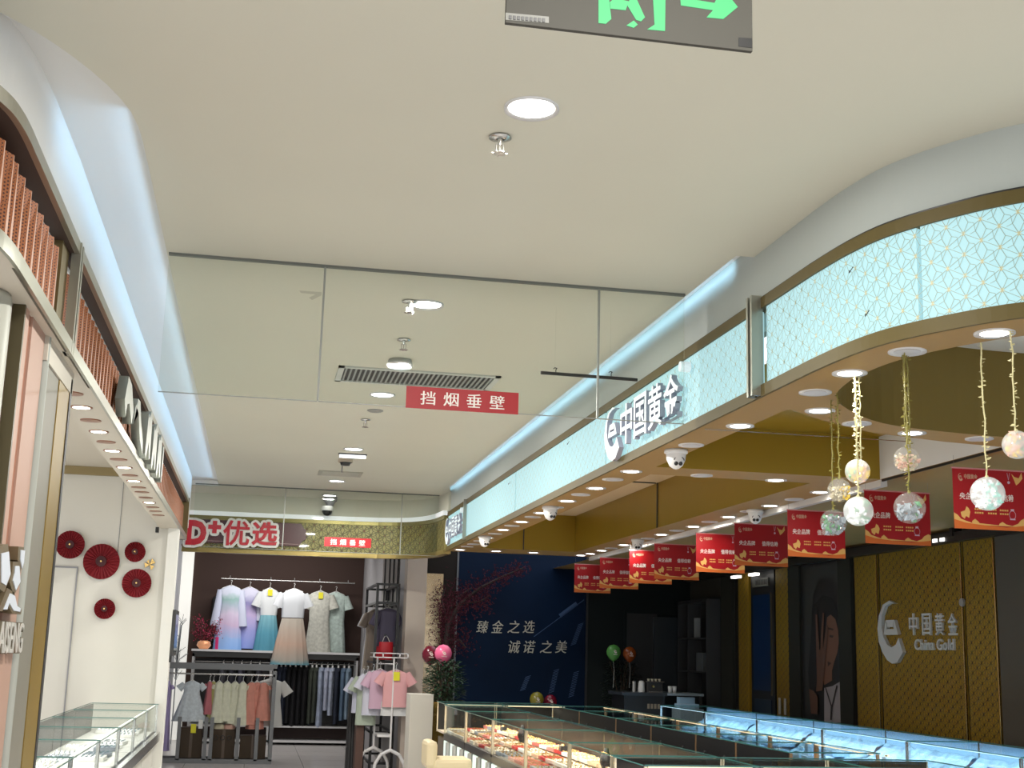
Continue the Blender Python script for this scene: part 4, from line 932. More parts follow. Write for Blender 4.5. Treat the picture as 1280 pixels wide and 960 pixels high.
# ---- paper fans on the back wall
def fan(label, px, py, r):
    q = at(px, py, y=13.08); t = thing('paper_fan', label, 'paper fan', (q.x, 13.09, q.z), 'red paper fans on the cream wall')
    n = 28; b = MB(); vs = [(q.x, 13.055, q.z)]
    for i in range(n * 2):
        a = PI * i / n; vs.append((q.x + r * math.cos(a), 13.06 - (.018 if i % 2 else 0), q.z + r * math.sin(a)))
    b.add(vs, [(0, 1 + i, 1 + (i + 1) % (n * 2)) for i in range(n * 2)])
    vs2 = [(v[0], 13.085, v[2]) for v in vs]; b.add(vs2, [(0, 1 + (i + 1) % (n * 2), 1 + i) for i in range(n * 2)])
    b.build('pleats', mat('fan_red', (.20, .004, .010), .7), t)
    MB().cyl((q.x, 13.052, q.z), (q.x, 13.02, q.z), .06 * r / .2, n=14).build('rosette_centre', mat('fan_dark', (.05, .002, .004), .6), t)
    MB().cyl((q.x, 13.02, q.z), (q.x, 13.015, q.z), .008, n=8).build('pin', M['bgold'], t)
    MB().cyl((q.x, 13.1, q.z), (q.x, 13.06, q.z), .02, n=8).build('mount', M['dark'], t)
for lb, x, y, r in (('red pleated paper fan touching the gilt pier, upper left', 88, 681, 16.5), ('largest red pleated paper fan, middle of the group', 127, 702, 21), ('small red pleated paper fan at the upper right', 169, 690, 12), ('red pleated paper fan at the right, under the gold bow', 171, 729, 17), ('smallest red pleated paper fan, lowest of the group', 131, 761, 12)):
    fan(lb, x, y, r / 1640 * 13.0)
q = at(187, 706, y=13.08); t = thing('gold_bow', 'small gold bow ornament stuck on the cream wall by the fans', 'ornament', (q.x, 13.09, q.z))
b = MB()
for P in ([(0, 0), (-.05, .02), (-.04, -.03)], [(0, 0), (.02, .06), (.05, .02)], [(0, 0), (.045, -.01), (.02, -.05)], [(0, 0), (-.01, .05), (-.03, .03)]): b.prism([(q.x + a, q.z + c) for a, c in P], lambda u, v: (u, 13.07, v), lambda u, v: (u, 13.10, v))
b.build('bow_loops', M['bgold'], t)
q0 = at(213, 762, y=13.0); q1 = at(222, 820, y=13.0)
t = thing('wall_screen', 'narrow black framed screen on the side of the white column', 'screen', (q0.x, 13.1, (q0.z + q1.z) / 2))
MB().box((-.76, 13.02, q1.z), (-.73, 13.6, q0.z)).build('screen_frame', M['dark'], t)
MB().box((-.732, 13.06, q1.z + .04), (-.727, 13.56, q0.z - .04)).build('screen_glass', mat('screen_glass_m', (.015, .03, .02), .1), t)
MB().box((-.765, 13.02, q1.z - .06), (-.74, 13.1, q1.z)).build('bracket', M['black'], t)
# cupboard handle dot, dark end block under soffit
b = MB(); b.box((-.975, 12.95, 2.64), (-.945, 13.02, 2.69)); tag(b.build('wall_camera', M['black']), 'small black camera block at the far end of the cream soffit', 'camera')

# ================================================================ GLASS SHOWCASES
rnd = random.Random(11)
def showcase(name, label, x0, x1, y0, y1, front, body, lit, group, zt=1.05, zg=.76, postm=None, pillars=False, deckm=None, back=None):
    """front: side whose glass faces the customer: 'x0','x1','y0'"""
    t = thing(name, label, 'display case', ((x0 + x1) / 2, (y0 + y1) / 2, 0), group)
    g = M['glassg']; e = M['edge']; postm = postm or M['steel']
    MB().box((x0 - .005, y0, zt - .008), (x1 + .005, y1, zt)).build('glass_top', g, t)
    b = MB(); b.box((x0 - .007, y0, zt - .006), (x0 - .005, y1, zt)); b.box((x1 + .005, y0, zt - .006), (x1 + .007, y1, zt)); b.box((x0, y0, zt - .006), (x1, y0 + .003, zt + .001)); b.box((x0, y1 - .003, zt - .006), (x1, y1, zt + .001)); b.build('glass_rim', e, t)
    if front in ('x0', 'x1'):
        xf = x0 if front == 'x0' else x1; s = 1 if front == 'x0' else -1
        MB().box((xf, y0 + .01, zg), (xf + s * .006, y1 - .01, zt - .01)).build('glass_front', g, t)
        xb = x1 if front == 'x0' else x0
        dr_ = MB().box((xb - s * .02, y0 + .01, zg), (xb, y1 - .01, zt - .01)).build('back_door', back or mat('bronze_door', (.085, .062, .04), .35, .3), t)
        for y in (y0 + .25 * (y1 - y0), y0 + .75 * (y1 - y0)): MB().cyl((xb, y, zt - .12), (xb + s * .012, y, zt - .12), .012, n=10).build('door_knob', M['dark'], dr_)
        MB().box((xf + s * .0, y0, zg - .07), (xf + s * .03, y1, zg)).build('front_rail', mat('rail_dark', (.03, .026, .025), .3), t)
    else:
        MB().box((x0 + .01, y0, zg), (x1 - .01, y0 + .006, zt - .01)).build('glass_front', g, t)
        MB().box((x0 + .01, y1 - .02, zg), (x1 - .01, y1, zt - .01)).build('back_door', back or mat('bronze_door', (0, 0, 0)), t)
        MB().box((x0, y0, zg - .07), (x1, y0 + .03, zg)).build('front_rail', mat('rail_dark', (0, 0, 0)), t)
    for (x, y) in ((x0, y0), (x1 - .018, y0), (x0, y1 - .018), (x1 - .018, y1 - .018)):
        MB().box((x, y, zg - .02), (x + .018, y + .018, zt - .009)).build('corner_post', postm, t)
    MB().box((x0 + .01, y0 + .01, zg - .02), (x1 - .01, y1 - .01, zg)).build('deck', deckm or mat('deck_cream', (.66, .56, .44), .6), t)
    MB().box((x0 + .02, y0 + .01, .03), (x1 - .02, y1 - .01, zg - .07)).build('cabinet_body', body, t)
    if lit:
        if front == 'x1': xa = x1 - .035
        else: xa = x0 + .02
        if front != 'y0': MB().box((xa, y0 + .03, zt - .014), (xa + .007, y1 - .03, zt - .009)).build('light_strip', lit, t)
        else: MB().box((x0 + .03, y0 + .02, zt - .018), (x1 - .03, y0 + .032, zt - .010)).build('light_strip', lit, t)
    if pillars:
        n = 3; L = y1 - y0
        for i in range(n):
            ya = y0 + L * i / n
            xx = x0 if front == 'x0' else x1
            s = 1 if front == 'x0' else -1
            MB().cyl((xx - s * .012, ya + .04, .03), (xx - s * .012, ya + .04, zg - .07), .028, n=14).build('round_pilaster', mat('pilaster_grey', (.45, .45, .42), .3, .4), t)
            MB().box((xx - s * .005, ya + .08, .03), (xx + s * .02, ya + .15, zg - .07)).build('gilt_slat', mat('olive_gilt', (.36, .30, .06), .35, .4), t)
            MB().box((xx - s * .002, ya + .15, .05), (xx + s * .02, ya + L / n - .02, zg - .075)).build('lit_panel', mat('lit_base_panel', (.55, .62, .55), .4, emit=.55, ecol=(.85, 1, .92)), t)
    return t
cols = [('cream', (.78, .70, .58)), ('red', (.45, .02, .02)), ('rose', (.62, .22, .18)), ('grey', (.25, .28, .32)), ('tan', (.62, .44, .28)), ('white', (.85, .84, .80))]
TR = {}
def tray(cname, c, g=(.86, .58, .22), small_=False):
    key = cname
    if key in TR: return TR[key]
    t = thing('jewellery_tray', 'x', 'tray', (0, 0, 0))
    w, l = .17, .24
    b = MB(); b.box((-w / 2, -l / 2, 0), (w / 2, l / 2, .018)); b.box((-w / 2, -l / 2, .018), (w / 2, -l / 2 + .008, .026)); b.box((-w / 2, l / 2 - .008, .018), (w / 2, l / 2, .026)); b.box((-w / 2, -l / 2, .018), (-w / 2 + .008, l / 2, .026)); b.box((w / 2 - .008, -l / 2, .018), (w / 2, l / 2, .026))
    b.build('tray_base', mat('tray_' + cname, c, .7), t)
    b = MB(); r_ = random.Random(len(TR) + 3)
    for i in range(5):
        for j in range(7):
            x = -w / 2 + .022 + i * .031; y = -l / 2 + .025 + j * .032; b.cyl((x, y, .018), (x, y, .026), .010, .009, 6)
    b.build('ring_pad', mat('pad_' + cname, tuple(min(1, k * 1.25 + .05) for k in c), .8), t, stuff=True)
    b = MB()
    for i in range(5):
        for j in range(7):
            if r_.random() < .15: continue
            x = -w / 2 + .022 + i * .031 + r_.uniform(-.003, .003); y = -l / 2 + .025 + j * .032; s = r_.uniform(.004, .008)
            b.add([(x - s, y, .028), (x, y - s, .028), (x + s, y, .028), (x, y + s, .028), (x, y, .028 + s * 1.5), (x, y, .024)], [(0, 1, 4), (1, 2, 4), (2, 3, 4), (3, 0, 4), (1, 0, 5), (2, 1, 5), (3, 2, 5), (0, 3, 5)])
    b.build('jewellery', mat('jewel_' + ('gold' if g[0] > .8 else 'silver'), g, .18, 1.0), t, stuff=True)
    TR[key] = t; return t
used_tr = set()
def put_tray(key, c, loc, rz, label, group, g=(.86, .58, .22)):
    s = tray(key, c, g)
    if key not in used_tr: used_tr.add(key); s.location = loc; s.rotation_euler = (0, 0, rz); s['label'] = label; s['group'] = group
    else: dup(s, loc, label, group, rz)
def stand(kind, loc, label, m):
    t = thing('display_stand', label, 'display stand', loc)
    x, y, z = loc
    if kind == 'bust':
        b = MB(); b.lathe((x, y, z), [(.04, 0), (.045, .01), (.03, .04), (.05, .09), (.04, .13), (.018, .15), (.016, .18), (.0001, .182)], 16); b.build('bust', m, t)
        b = MB(); b.tube([(x + .038 * math.cos(a), y + .038 * math.sin(a), z + .135 - .02 * math.cos(a - .5)) for a in [2 * PI * i / 14 for i in range(15)]], .003, 5); b.build('necklace', M['bgold'], t)
    else:
        b = MB(); b.box((x - .03, y - .035, z), (x + .03, y + .035, z + .1)); b.build('block', m, t, bevel=.006)
        b = MB(); b.cyl((x, y, z + .1), (x, y, z + .112), .02, .014, 10); b.build('ring', M['bgold'], t)
goldlit = glow('warm_case_strip', (1, .80, .50), 1.3); bluelit = glow('cool_case_strip', (.6, .85, 1), 1.5)
gpost = mat('pale_gold_post', (.80, .70, .50), .25, .6)
brown = mat('cabinet_brown', (.10, .07, .045), .4, .2); whitebody = mat('cabinet_white', (.62, .60, .54), .45)
# front row along the corridor
ys = [7.5, 8.55, 9.95, 11.35, 12.8, 14.2]
for i in range(5):
    y0, y1 = ys[i], ys[i + 1]
    showcase('jewellery_case', 'glass jewellery case in the front row by the corridor, %s' % ORDN[i], 2.05, 2.68, y0 + .005, y1 - .005, 'x0', brown, goldlit, 'glass cases along the corridor', postm=gpost, pillars=True, back=mat('pale_case_back', (.07, .055, .038), .3, .2))
    ky = int((y1 - y0) / .275)
    for a in range(ky):
        for c_ in range(3):
            k, col = cols[rnd.choice([0, 0, 0, 5, 4, 4, 1, 2, 3])]
            if c_ == 0 and i in (1, 2): k, col = cols[1 + (a // 2) % 2] if a < 3 else cols[3]
            put_tray('warm_' + k, col, (2.17 + c_ * .19, y0 + .16 + a * .275, .762 + c_ * .03), rnd.uniform(-.05, .05), '%s jewellery tray, %s front-row case, %s, %s one' % (k, ORDN[i], ('aisle side', 'middle', 'staff side')[c_], ORDN[a]), '%s jewellery trays in the front row cases' % k)
for kk, (x, y) in enumerate(((2.5, 13.2), (2.45, 12.0), (2.5, 10.6), (2.48, 9.2), (2.5, 8.1))):
    stand('block' if kk % 2 == 0 else 'bust', (x, y, .79), 'small %s display stand among trays in the %s front row case' % ('dark block' if kk % 2 == 0 else 'cream bust', ORDN[4 - kk]), mat('stand_dark', (.03, .03, .03), .4) if kk % 2 == 0 else mat('tray_cream', (0, 0, 0)))
# far row across
for i in range(2):
    x0 = 2.06 + i * .66
    showcase('jewellery_case', 'glass jewellery case of the far cross row, %s end' % ('left' if i == 0 else 'right'), x0, x0 + .65, 14.25, 14.85, 'y0', brown, goldlit, 'glass cases of the far cross row', postm=gpost, zt=1.06)
    for a in range(2): put_tray('warm_cream', cols[0][1], (x0 + .2 + a * .26, 14.5, .762), PI / 2, 'cream jewellery tray in the far cross row, %s case, %s one' % (('left', 'right')[i], ('left', 'right')[a]), 'cream trays in the far cross row')
# inner right row, backs to the staff side
ys = [7.95, 8.9, 9.75, 10.9, 12.0, 13.4, 14.6]
for i in range(6):
    showcase('jewellery_case', 'glass case with bronze back doors, inner row, %s' % ORDN[i], 3.32, 3.92, ys[i] + .005, ys[i + 1] - .005, 'x1', brown, glow('amber_case_strip', (1, .72, .42), 2), 'glass cases with bronze back doors', postm=mat('copper_post', (.55, .36, .20), .3, .7))
    for a in range(int((ys[i + 1] - ys[i]) / .28)):
        for c_ in range(2):
            k, col = cols[rnd.choice([0, 4, 4, 2])]
            put_tray('warm_' + k, col, (3.48 + c_ * .22, ys[i] + .16 + a * .28, .762), 0, '%s jewellery tray, %s inner-row case, %s, %s one' % (k, ORDN[i], ('door side', 'glass side')[c_], ORDN[a]), '%s jewellery trays in the inner row' % k)
# near row across
for i in range(3):
    x0 = 2.05 + i * .64
    showcase('jewellery_case', 'glass case of the near cross row, %s' % ORDL[i], x0 + .003, x0 + .637, 6.85, 7.45, 'y0', brown, goldlit, 'glass cases of the near cross row', postm=gpost)
    for a in range(2):
        for c_ in range(2):
            k, col = cols[[1, 0, 0, 4][(i + a * c_) % 4]]
            put_tray('warm_' + k, col, (x0 + .2 + a * .26, 7.0 + c_ * .25, .762), PI / 2, '%s jewellery tray, near cross row, %s case, %s %s' % (k, ORDL[i], ('front', 'back')[c_], ('left', 'right')[a]), '%s jewellery trays in the near cross row' % k)
# blue-lit row
deckb = mat('deck_ice', (.45, .68, .88), .35, noise=.25, scale=14, bump=.8)
ys = [4.6, 6.3, 7.8, 9.3, 10.8, 12.3, 13.8, 15.4]
for i in range(7):
    showcase('jewellery_case', 'cool blue-lit glass case before the gilt wall, %s' % ORDN[i], 4.80, 5.40, ys[i] + .005, ys[i + 1] - .005, 'x0', mat('cabinet_ice', (.35, .5, .62), .4), bluelit, 'blue-lit cases before the gilt wall', postm=M['steel'], deckm=deckb, back=mat('ice_back', (.35, .58, .80), .3))
    for a in range(int((ys[i + 1] - ys[i]) / .29)):
        for c_ in range(2):
            if rnd.random() < .2: continue
            put_tray('ice', (.45, .66, .86), (4.92 + c_ * .2, ys[i] + .16 + a * .29, .762 + c_ * .032), rnd.uniform(-.2, .2), 'pale blue tray of silver jewellery, %s blue-lit case, %s, %s one' % (ORDN[i], ('glass side', 'wall side')[c_], ORDN[a]), 'pale blue trays in the blue-lit cases', (.75, .80, .86))
    b = MB(); NX, NY = 8, 26; rr = random.Random(i); y0, y1 = ys[i] + .03, ys[i + 1] - .03
    b.add([(5.13 + .24 * u / NX, y0 + (y1 - y0) * v / NY, .765 + .17 * u / NX + rr.uniform(-.012, .012)) for u in range(NX + 1) for v in range(NY + 1)], [(u * (NY + 1) + v, (u + 1) * (NY + 1) + v, (u + 1) * (NY + 1) + v + 1, u * (NY + 1) + v + 1) for u in range(NX) for v in range(NY)], 0, True)
    tag(b.build('satin_drape', mat('satin_ice_sheen', (.40, .62, .86), .22, noise=.35, scale=9)), 'crumpled ice-blue satin sloping up in the %s blue-lit case' % ORDN[i], 'cloth', 'satin drapes in the blue-lit cases')  # blue-white noise paints satin sheen into the colour
    stand('block', (4.95, ys[i] + .62, .79), 'small white display block in the %s blue-lit case' % ORDN[i], mat('stand_ice', (.6, .75, .9), .4))
MB_ = MB().box((5.0, 8.35, .79), (5.12, 8.55, .93)); tag(MB_.build('display_board', mat('board_blue', (.06, .13, .30), .5), bevel=.004), 'dark blue display board leaning in a blue-lit case', 'display board')
# left shop case
ys = [5.75, 6.9, 8.1, 9.3, 10.5, 11.7, 12.98]
for i in range(6):
    showcase('jewellery_case', 'white-based glass case along the left shop, %s' % ORDN[i], -1.42, -.82, ys[i] + .004, ys[i + 1] - .004, 'x1', whitebody, glow('white_case_strip', (1, .97, .92), 2), 'white-based cases of the left shop', postm=M['steel'], zg=.80, deckm=mat('deck_white', (.72, .71, .66), .5, noise=.12, scale=9))
    for a in range(int((ys[i + 1] - ys[i]) / .3)):
        for c_ in range(2):
            if rnd.random() < .3: continue
            k, col = cols[rnd.choice([5, 5, 0, 3])]
            put_tray('pale_' + k, col, (-1.25 + c_ * .22, ys[i] + .17 + a * .3, .802), rnd.uniform(-.1, .1), '%s jewellery tray, %s left-shop case, %s, %s one' % (k, ORDN[i], ('wall side', 'aisle side')[c_], ORDN[a]), '%s trays in the left shop cases' % k, (.8, .78, .74))
b = MB(); b.box((-.82, 5.75, .72), (-.785, 12.98, .80)); tag(b.build('bumper_rail', M['steel']), 'polished steel rail along the left shop cases', 'rail')
for (x, y, z, sx, sy, p, c) in ((2.36, 10.9, 1.03, .3, 6.4, 42, (1, .88, .72)), (3.62, 11.2, 1.03, .25, 6.4, 14, (1, .8, .55)), (5.1, 10.0, 1.03, .3, 10.5, 60, (.62, .84, 1)), (3.3, 7.15, 1.03, 2.4, .3, 14, (1, .88, .7)), (2.7, 14.55, 1.04, 1.2, .3, 3, (1, .86, .66)), (-1.12, 9, 1.03, .3, 7.8, 30, (1, .97, .92))):
    area('case_light', (x, y, z - .012), sx, sy, p, c)

# ================================================================ BEHIND THE CASES: desk, machines, balloons, plants
t = thing('reception_desk', 'black reception desk with pale counter edge before the doorway', 'desk', (5.0, 16.9, 0))
MB().box((4.70, 16.6, 0), (5.24, 17.2, 1.12)).build('desk_body', M['black'], t)
MB().box((4.66, 16.56, 1.12), (5.26, 17.24, 1.16)).build('desk_top', mat('desk_dark', (.03, .035, .04), .3), t)
MB().box((5.26, 16.56, 1.13), (5.75, 17.24, 1.16)).build('side_counter', mat('counter_pale', (.30, .38, .42), .3), t)
MB().box((5.70, 16.6, 0), (5.74, 17.2, 1.13)).build('counter_leg', M['dark'], t)
b = MB(); q = at(817, 878, y=16.59)
for k in range(4): b.box((q.x - .08 + k * .045, 16.595, .96), (q.x - .05 + k * .045, 16.6, 1.02))
b.build('front_emblem', mat('emblem_bronze', (.32, .25, .17), .4, .4), t)
t = thing('weighing_scale', 'pale blue box scale standing on the counter by the blue-lit cases', 'scale', (5.4, 16.7, 1.16))
MB().box((5.32, 16.2, .98), (5.56, 16.45, 1.04)).build('scale_base', mat('scale_blue', (.30, .45, .58), .3), t)
ORG[t.name]; t.location = t.location
MB().box((5.34, 16.3, 1.04), (5.54, 16.42, 1.12)).build('scale_housing', mat('scale_blue', (0, 0, 0)), t)
MB().box((5.30, 16.15, .0), (5.60, 16.5, .98)).build('scale_stand', mat('stand_pale', (.25, .32, .35), .3), t)
t = thing('electric_kettle', 'white electric kettle with black handle on the black desk', 'kettle', (4.98, 16.85, 1.16))
MB().lathe((5.0, 16.85, 1.16), [(.045, 0), (.048, .01), (.04, .12), (.03, .14), (.0001, .145)], 18).build('kettle_body', mat('kettle_white', (.75, .75, .72), .3), t)
MB().tube([(4.96, 16.85, 1.29), (4.925, 16.85, 1.26), (4.925, 16.85, 1.2), (4.955, 16.85, 1.18)], .008).build('handle', M['black'], t)
MB().lathe((5.0, 16.85, 1.305), [(.03, 0), (.02, .01), (.006, .02), (.0001, .022)], 14).build('lid', M['black'], t)
t = thing('tin_stack', 'pale tin standing left of the kettle on the desk', 'tin', (4.90, 16.85, 1.16))
MB().cyl((4.90, 16.85, 1.16), (4.90, 16.85, 1.29), .022, n=14).build('tin_body', mat('tin_grey', (.4, .4, .38), .3, .3), t)
MB().cyl((4.90, 16.85, 1.29), (4.90, 16.85, 1.30), .023, n=14).build('lid', M['dark'], t)
t = thing('coffee_machine', 'black coffee machine with rows of gold-rimmed cups on top', 'coffee machine', (5.15, 16.9, 1.16))
MB().box((5.06, 16.78, 1.16), (5.27, 17.05, 1.29)).build('machine_body', M['dark'], t, bevel=.006)
MB().box((5.05, 16.76, 1.29), (5.28, 17.06, 1.30)).build('cup_rail', M['steel'], t)
MB().cyl((5.12, 16.76, 1.24), (5.12, 16.70, 1.235), .014).build('group_head', M['bgold'], t)
MB().box((5.07, 16.72, 1.16), (5.25, 16.78, 1.175)).build('drip_tray', M['steel'], t)
for i in range(4):
    MB().lathe((5.085 + i * .05, 16.82, 1.30), [(.012, 0), (.019, .03), (.016, .03), (.01, .004)], 10).build('cup', mat('cup_white', (.7, .66, .5), .3), t)
for k, (x, z, lb) in enumerate(((5.34, 1.16, 'white paper cup on the side counter, left one'), (5.40, 1.16, 'white paper cup on the side counter, right one'))):
    tt = thing('paper_cup', lb, 'cup', (x, 16.7, z)); MB().lathe((x, 16.7, z), [(.0001, 0), (.022, 0), (.03, .085), (.028, .085)], 16).build('cup_wall', M['white'], tt)
def balloon(label, x, y, z, r, c, logo=True, zfoot=None, tilt=0):
    t = thing('balloon', label, 'balloon', (x, y, z), 'party balloons')
    nm = 'balloon_%d' % int(c[0] * 100 + c[1] * 7919)
    MB().lathe((x, y, z), [(.0001, r * 1.02), (r * .5, r * .9), (r * .85, r * .55), (r, r * .1), (r * .95, -r * .35), (r * .7, -r * .8), (r * .35, -r * 1.1), (r * .08, -r * 1.25), (.0001, -r * 1.25)], 24).build('balloon_skin', mat(nm, c, .25, emit=.0), t)
    MB().cyl((x, y, z - r * 1.32), (x, y, z - r * 1.24), .014, .004, 8).build('knot', mat(nm, c), t)
    if logo:
        c_logo(t, (x, y - r * .97, z + r * .1), r * .42, r * .5, .004, 'front', mat('balloon_print', (.8, .7, .62), .5))
        text('中国黄金', 'print', mat('balloon_print', (0, 0, 0)), t, (x, y - r * .95, z - r * .32), r * .6, r * .15, .004, 'front')
    if zfoot is not None: MB().tube([(x, y, z - r * 1.3), (x + .01, y, (z + zfoot) / 2), (x, y, zfoot)], .003, 4).build('balloon_stick', mat('stick_white', (.4, .4, .38), .5), t)
q = at(554, 819, y=16.0); balloon('pink balloon with white print above the green plant', q.x, 16.0, q.z + .02, .105, (.78, .14, .28), True, 1.15)
q = at(538, 819, y=16.2); balloon('dark red balloon half hidden behind the pink one', q.x, 16.2, q.z + .01, .105, (.12, .004, .016), True, 1.15)
q = at(767, 815, y=17.0); balloon('green balloon before the slate wall', q.x, 17.0, q.z, .095, (.10, .34, .07), True, 1.2)
q = at(787, 817, y=17.1); balloon('orange balloon right of the green one, before the doorway', q.x, 17.1, q.z, .09, (.28, .06, .01), True, 1.2)
q = at(671, 874, y=16.9); balloon('olive yellow balloon behind the far cross row', q.x, 16.9, q.z, .092, (.17, .15, .015), True, .0)
q = at(688, 876, y=17.0); balloon('dim red balloon right of the yellow one, behind the cases', q.x, 17.0, q.z - .01, .088, (.12, .004, .01), True, .0)
def bush(label, x, y, z0, z1, r, m, n, pot, seed, potm):
    rn = random.Random(seed); t = thing('potted_plant', label, 'plant', (x, y, 0))
    if pot == 'box': MB().box((x - .17, y - .17, 0), (x + .17, y + .17, z0)).build('planter', potm, t, bevel=.01); MB().box((x - .175, y - .175, z0 - .16), (x + .175, y + .175, z0 - .13)).build('planter_band', M['bgold'], t)
    else: MB().lathe((x, y, 0), [(.12, 0), (.16, z0 * .6), (.15, z0), (.13, z0), (.12, z0 - .04), (.0001, z0 - .04)], 18).build('planter', potm, t)
    b = MB()
    for i in range(9):
        a = rn.uniform(0, 2 * PI); b.tube([(x, y, z0 - .05), (x + .3 * r * math.cos(a), y + .3 * r * math.sin(a), (z0 + z1) / 2), (x + .7 * r * math.cos(a), y + .7 * r * math.sin(a), z1 - .1 * rn.random())], .006, 5)
    b.build('stems', mat('stem_brown', (.05, .03, .015), .7), t)
    b = MB()
    for i in range(n):
        a = rn.uniform(0, 2 * PI); h = rn.random(); rr = r * math.sqrt(rn.random()) * (1 - .5 * abs(h - .45)); p = Vector((x + rr * math.cos(a), y + rr * math.sin(a), z0 + (z1 - z0) * h))
        d = Vector((math.cos(a), math.sin(a), rn.uniform(-.6, .6))).normalized(); s = rn.uniform(.04, .09); u = d.cross(Vector((0, 0, 1))).normalized() * s * .22
        b.add([p, p + d * s * .5 + u + Vector((0, 0, .008)), p + d * s, p + d * s * .5 - u + Vector((0, 0, .008))], [(0, 1, 2), (0, 2, 3)])
    b.build('foliage', m, t, stuff=True); return t
bush('leafy green plant in a gilt planter beside the beige column', 2.27, 15.85, 1.02, 1.5, .24, mat('leaf_dark', (.018, .055, .022), .5), 900, 'box', 3, mat('gilt_planter', (.55, .38, .10), .22, .85))
bush('dark leafy plant before the slate wall, under the green balloon', 4.95, 17.6, .8, 1.55, .26, mat('leaf_black', (.006, .014, .008), .5), 700, 'round', 4, M['dark'])
# blossom tree against the navy wall
t = thing('blossom_tree', 'artificial plum tree with dark pink blossom reaching across the navy wall', 'tree', (2.6, 17.4, 0))
def W2(px, py, y=17.6): return at(px, py, y=y)
br = [[W2(552, 870), W2(556, 820), W2(560, 780), W2(575, 755), W2(600, 735), W2(630, 720), W2(656, 709)], [W2(560, 780), W2(566, 750), W2(590, 735)], [W2(575, 755), W2(600, 752), W2(612, 745)], [W2(558, 800), W2(575, 800), W2(582, 810)], [W2(560, 780), W2(552, 750), W2(556, 735)]]
br[0] = [Vector((br[0][0].x, 17.6, 0))] + br[0]
b = MB(); b.tube(br[0], [.05, .045, .04, .035, .028, .02, .014, .006], 8); b.build('trunk', mat('bark', (.02, .012, .01), .8), t)
b = MB()
for p_ in br[1:]: b.tube(p_, .012, 6)
b.build('branches', mat('bark', (0, 0, 0)), t)
b = MB(); rn = random.Random(5)
spots = []
for p_ in [br[0][2:]] + br[1:]:
    for i in range(len(p_) - 1):
        L = (p_[i + 1] - p_[i]).length
        for k in range(int(L * 500)): spots.append((p_[i].lerp(p_[i + 1], rn.random()), .17 if p_ is not br[0] else .2))
for p, s in spots:
    taper = max(.35, 1 - max(0, (p.x - 2.9)) * .75); c = p + Vector((rn.gauss(0, s * .55), rn.gauss(0, s * .5), rn.gauss(0, s * .55))) * taper
    if c.y > 17.95: c.y = 17.9
    for j in range(3):
        a = rn.uniform(0, 2 * PI); e = .016; d1 = Vector((math.cos(a), rn.uniform(-.5, .5), math.sin(a))) * e; d2 = Vector((-math.sin(a), rn.uniform(-.5, .5), math.cos(a))) * e * .7
        b.quad(c, c + d1 + d2 * .5, c + d1 * 1.4, c + d1 - d2 * .5, m=0 if rn.random() < .7 else 1)
b.build('blossom', [mat('blossom_dark', (.040, .008, .013), .7, spec=.1), mat('blossom_mid', (.075, .018, .028), .7, spec=.1)], t, stuff=True)
# low white pier and beige stool chair
q = at(528, 868, y=15.3)
tag(MB().box((1.81, 15.3, 0), (2.075, 15.7, q.z)).build('low_pier', mat('low_pier_cream', (.56, .53, .46), .55), bevel=.004), 'low cream square pier between clothing racks and jewellery cases', 'pier')
t = thing('bar_stool', 'beige upholstered chair with low back at the front row of jewellery cases', 'chair', (1.76, 11.9, 0))
bgm = mat('beige_leather', (.62, .52, .33), .45)
MB().box((1.60, 11.72, .58), (1.955, 12.08, .69)).build('seat', bgm, t, bevel=.035)
MB().box((1.545, 11.72, .60), (1.645, 12.08, .835)).build('backrest', bgm, t, bevel=.035)
MB().cyl((1.76, 11.9, .03), (1.76, 11.9, .58), .02, n=14).build('pedestal', M['steel'], t)
MB().cyl((1.76, 11.9, 0), (1.76, 11.9, .03), .17, .15, 24).build('foot_plate', M['bgold'], t)
# ================================================================ CLOTHING SHOP
# fascia of the clothing shop
D_PATH = [(-.95, 17.12), (0.2, 17.08), (1.2, 17.02)] + smooth([(1.5, 16.97), (1.8, 16.85), (2.0, 16.62), (2.13, 16.25), (2.19, 15.7)], 5)
t = thing('clothing_fascia', 'gilt star-patterned fascia band over the clothing shop front', 'shop fascia', (.6, 17.1, 2.8))
fb = mat('olive_gilt_board', (.32, .27, .09), .4, .2, noise=.05, scale=3)
b = MB(); b.ribbon(D_PATH, 2.80, 3.17, 0, -.08); b.build('fascia_board', fb, t)
b = MB(); b.ribbon(D_PATH, 3.17, 3.215, 0.015, -.08); b.build('top_frame', mat('olive_frame', (.26, .22, .08), .35, .6), t)
b = MB(); b.ribbon(D_PATH, 2.75, 2.80, 0.015, -.08); b.build('bottom_frame', mat('dull_brass', (.40, .30, .11), .3, .7), t)
star_pattern(D_PATH, 2.81, 3.165, .002, t, [mat('olive_line', (.13, .12, .045), .5), mat('red_brown_star', (.24, .06, .03), .5)], .105, .010)
b = MB(); b.ribbon(D_PATH, 3.215, 3.27, .03, -.02); struct(b.build('trim_16', mat('white_cornice', (.85, .87, .88), .5, emit=.25, ecol=(.9, .97, 1)), label='thin white cornice above the clothing shop fascia'))
b = MB(); b.ribbon(D_PATH, 3.27, 3.5, -.03, -.06); struct(b.build('wall_front_clothing', M['ceil']))
t = thing('clothing_sign', 'big red lettering outlined in white on a wine red board', 'shop sign', (-.4, 17.0, 2.95))
def Dp(px, py): return at(px, py, y=17.0)
a, c = Dp(234, 648), Dp(382, 683)
b = MB(); b.prism([(a.x, a.z - .0), (c.x - .07, a.z + .0), (c.x - .03, a.z - .06), (c.x, a.z - .08), (c.x, a.z - .2), (c.x - .04, c.z + .07), (c.x - .09, c.z), (a.x, c.z + .0)], lambda u, v: (u, 17.03, v), lambda u, v: (u, 17.09, v))
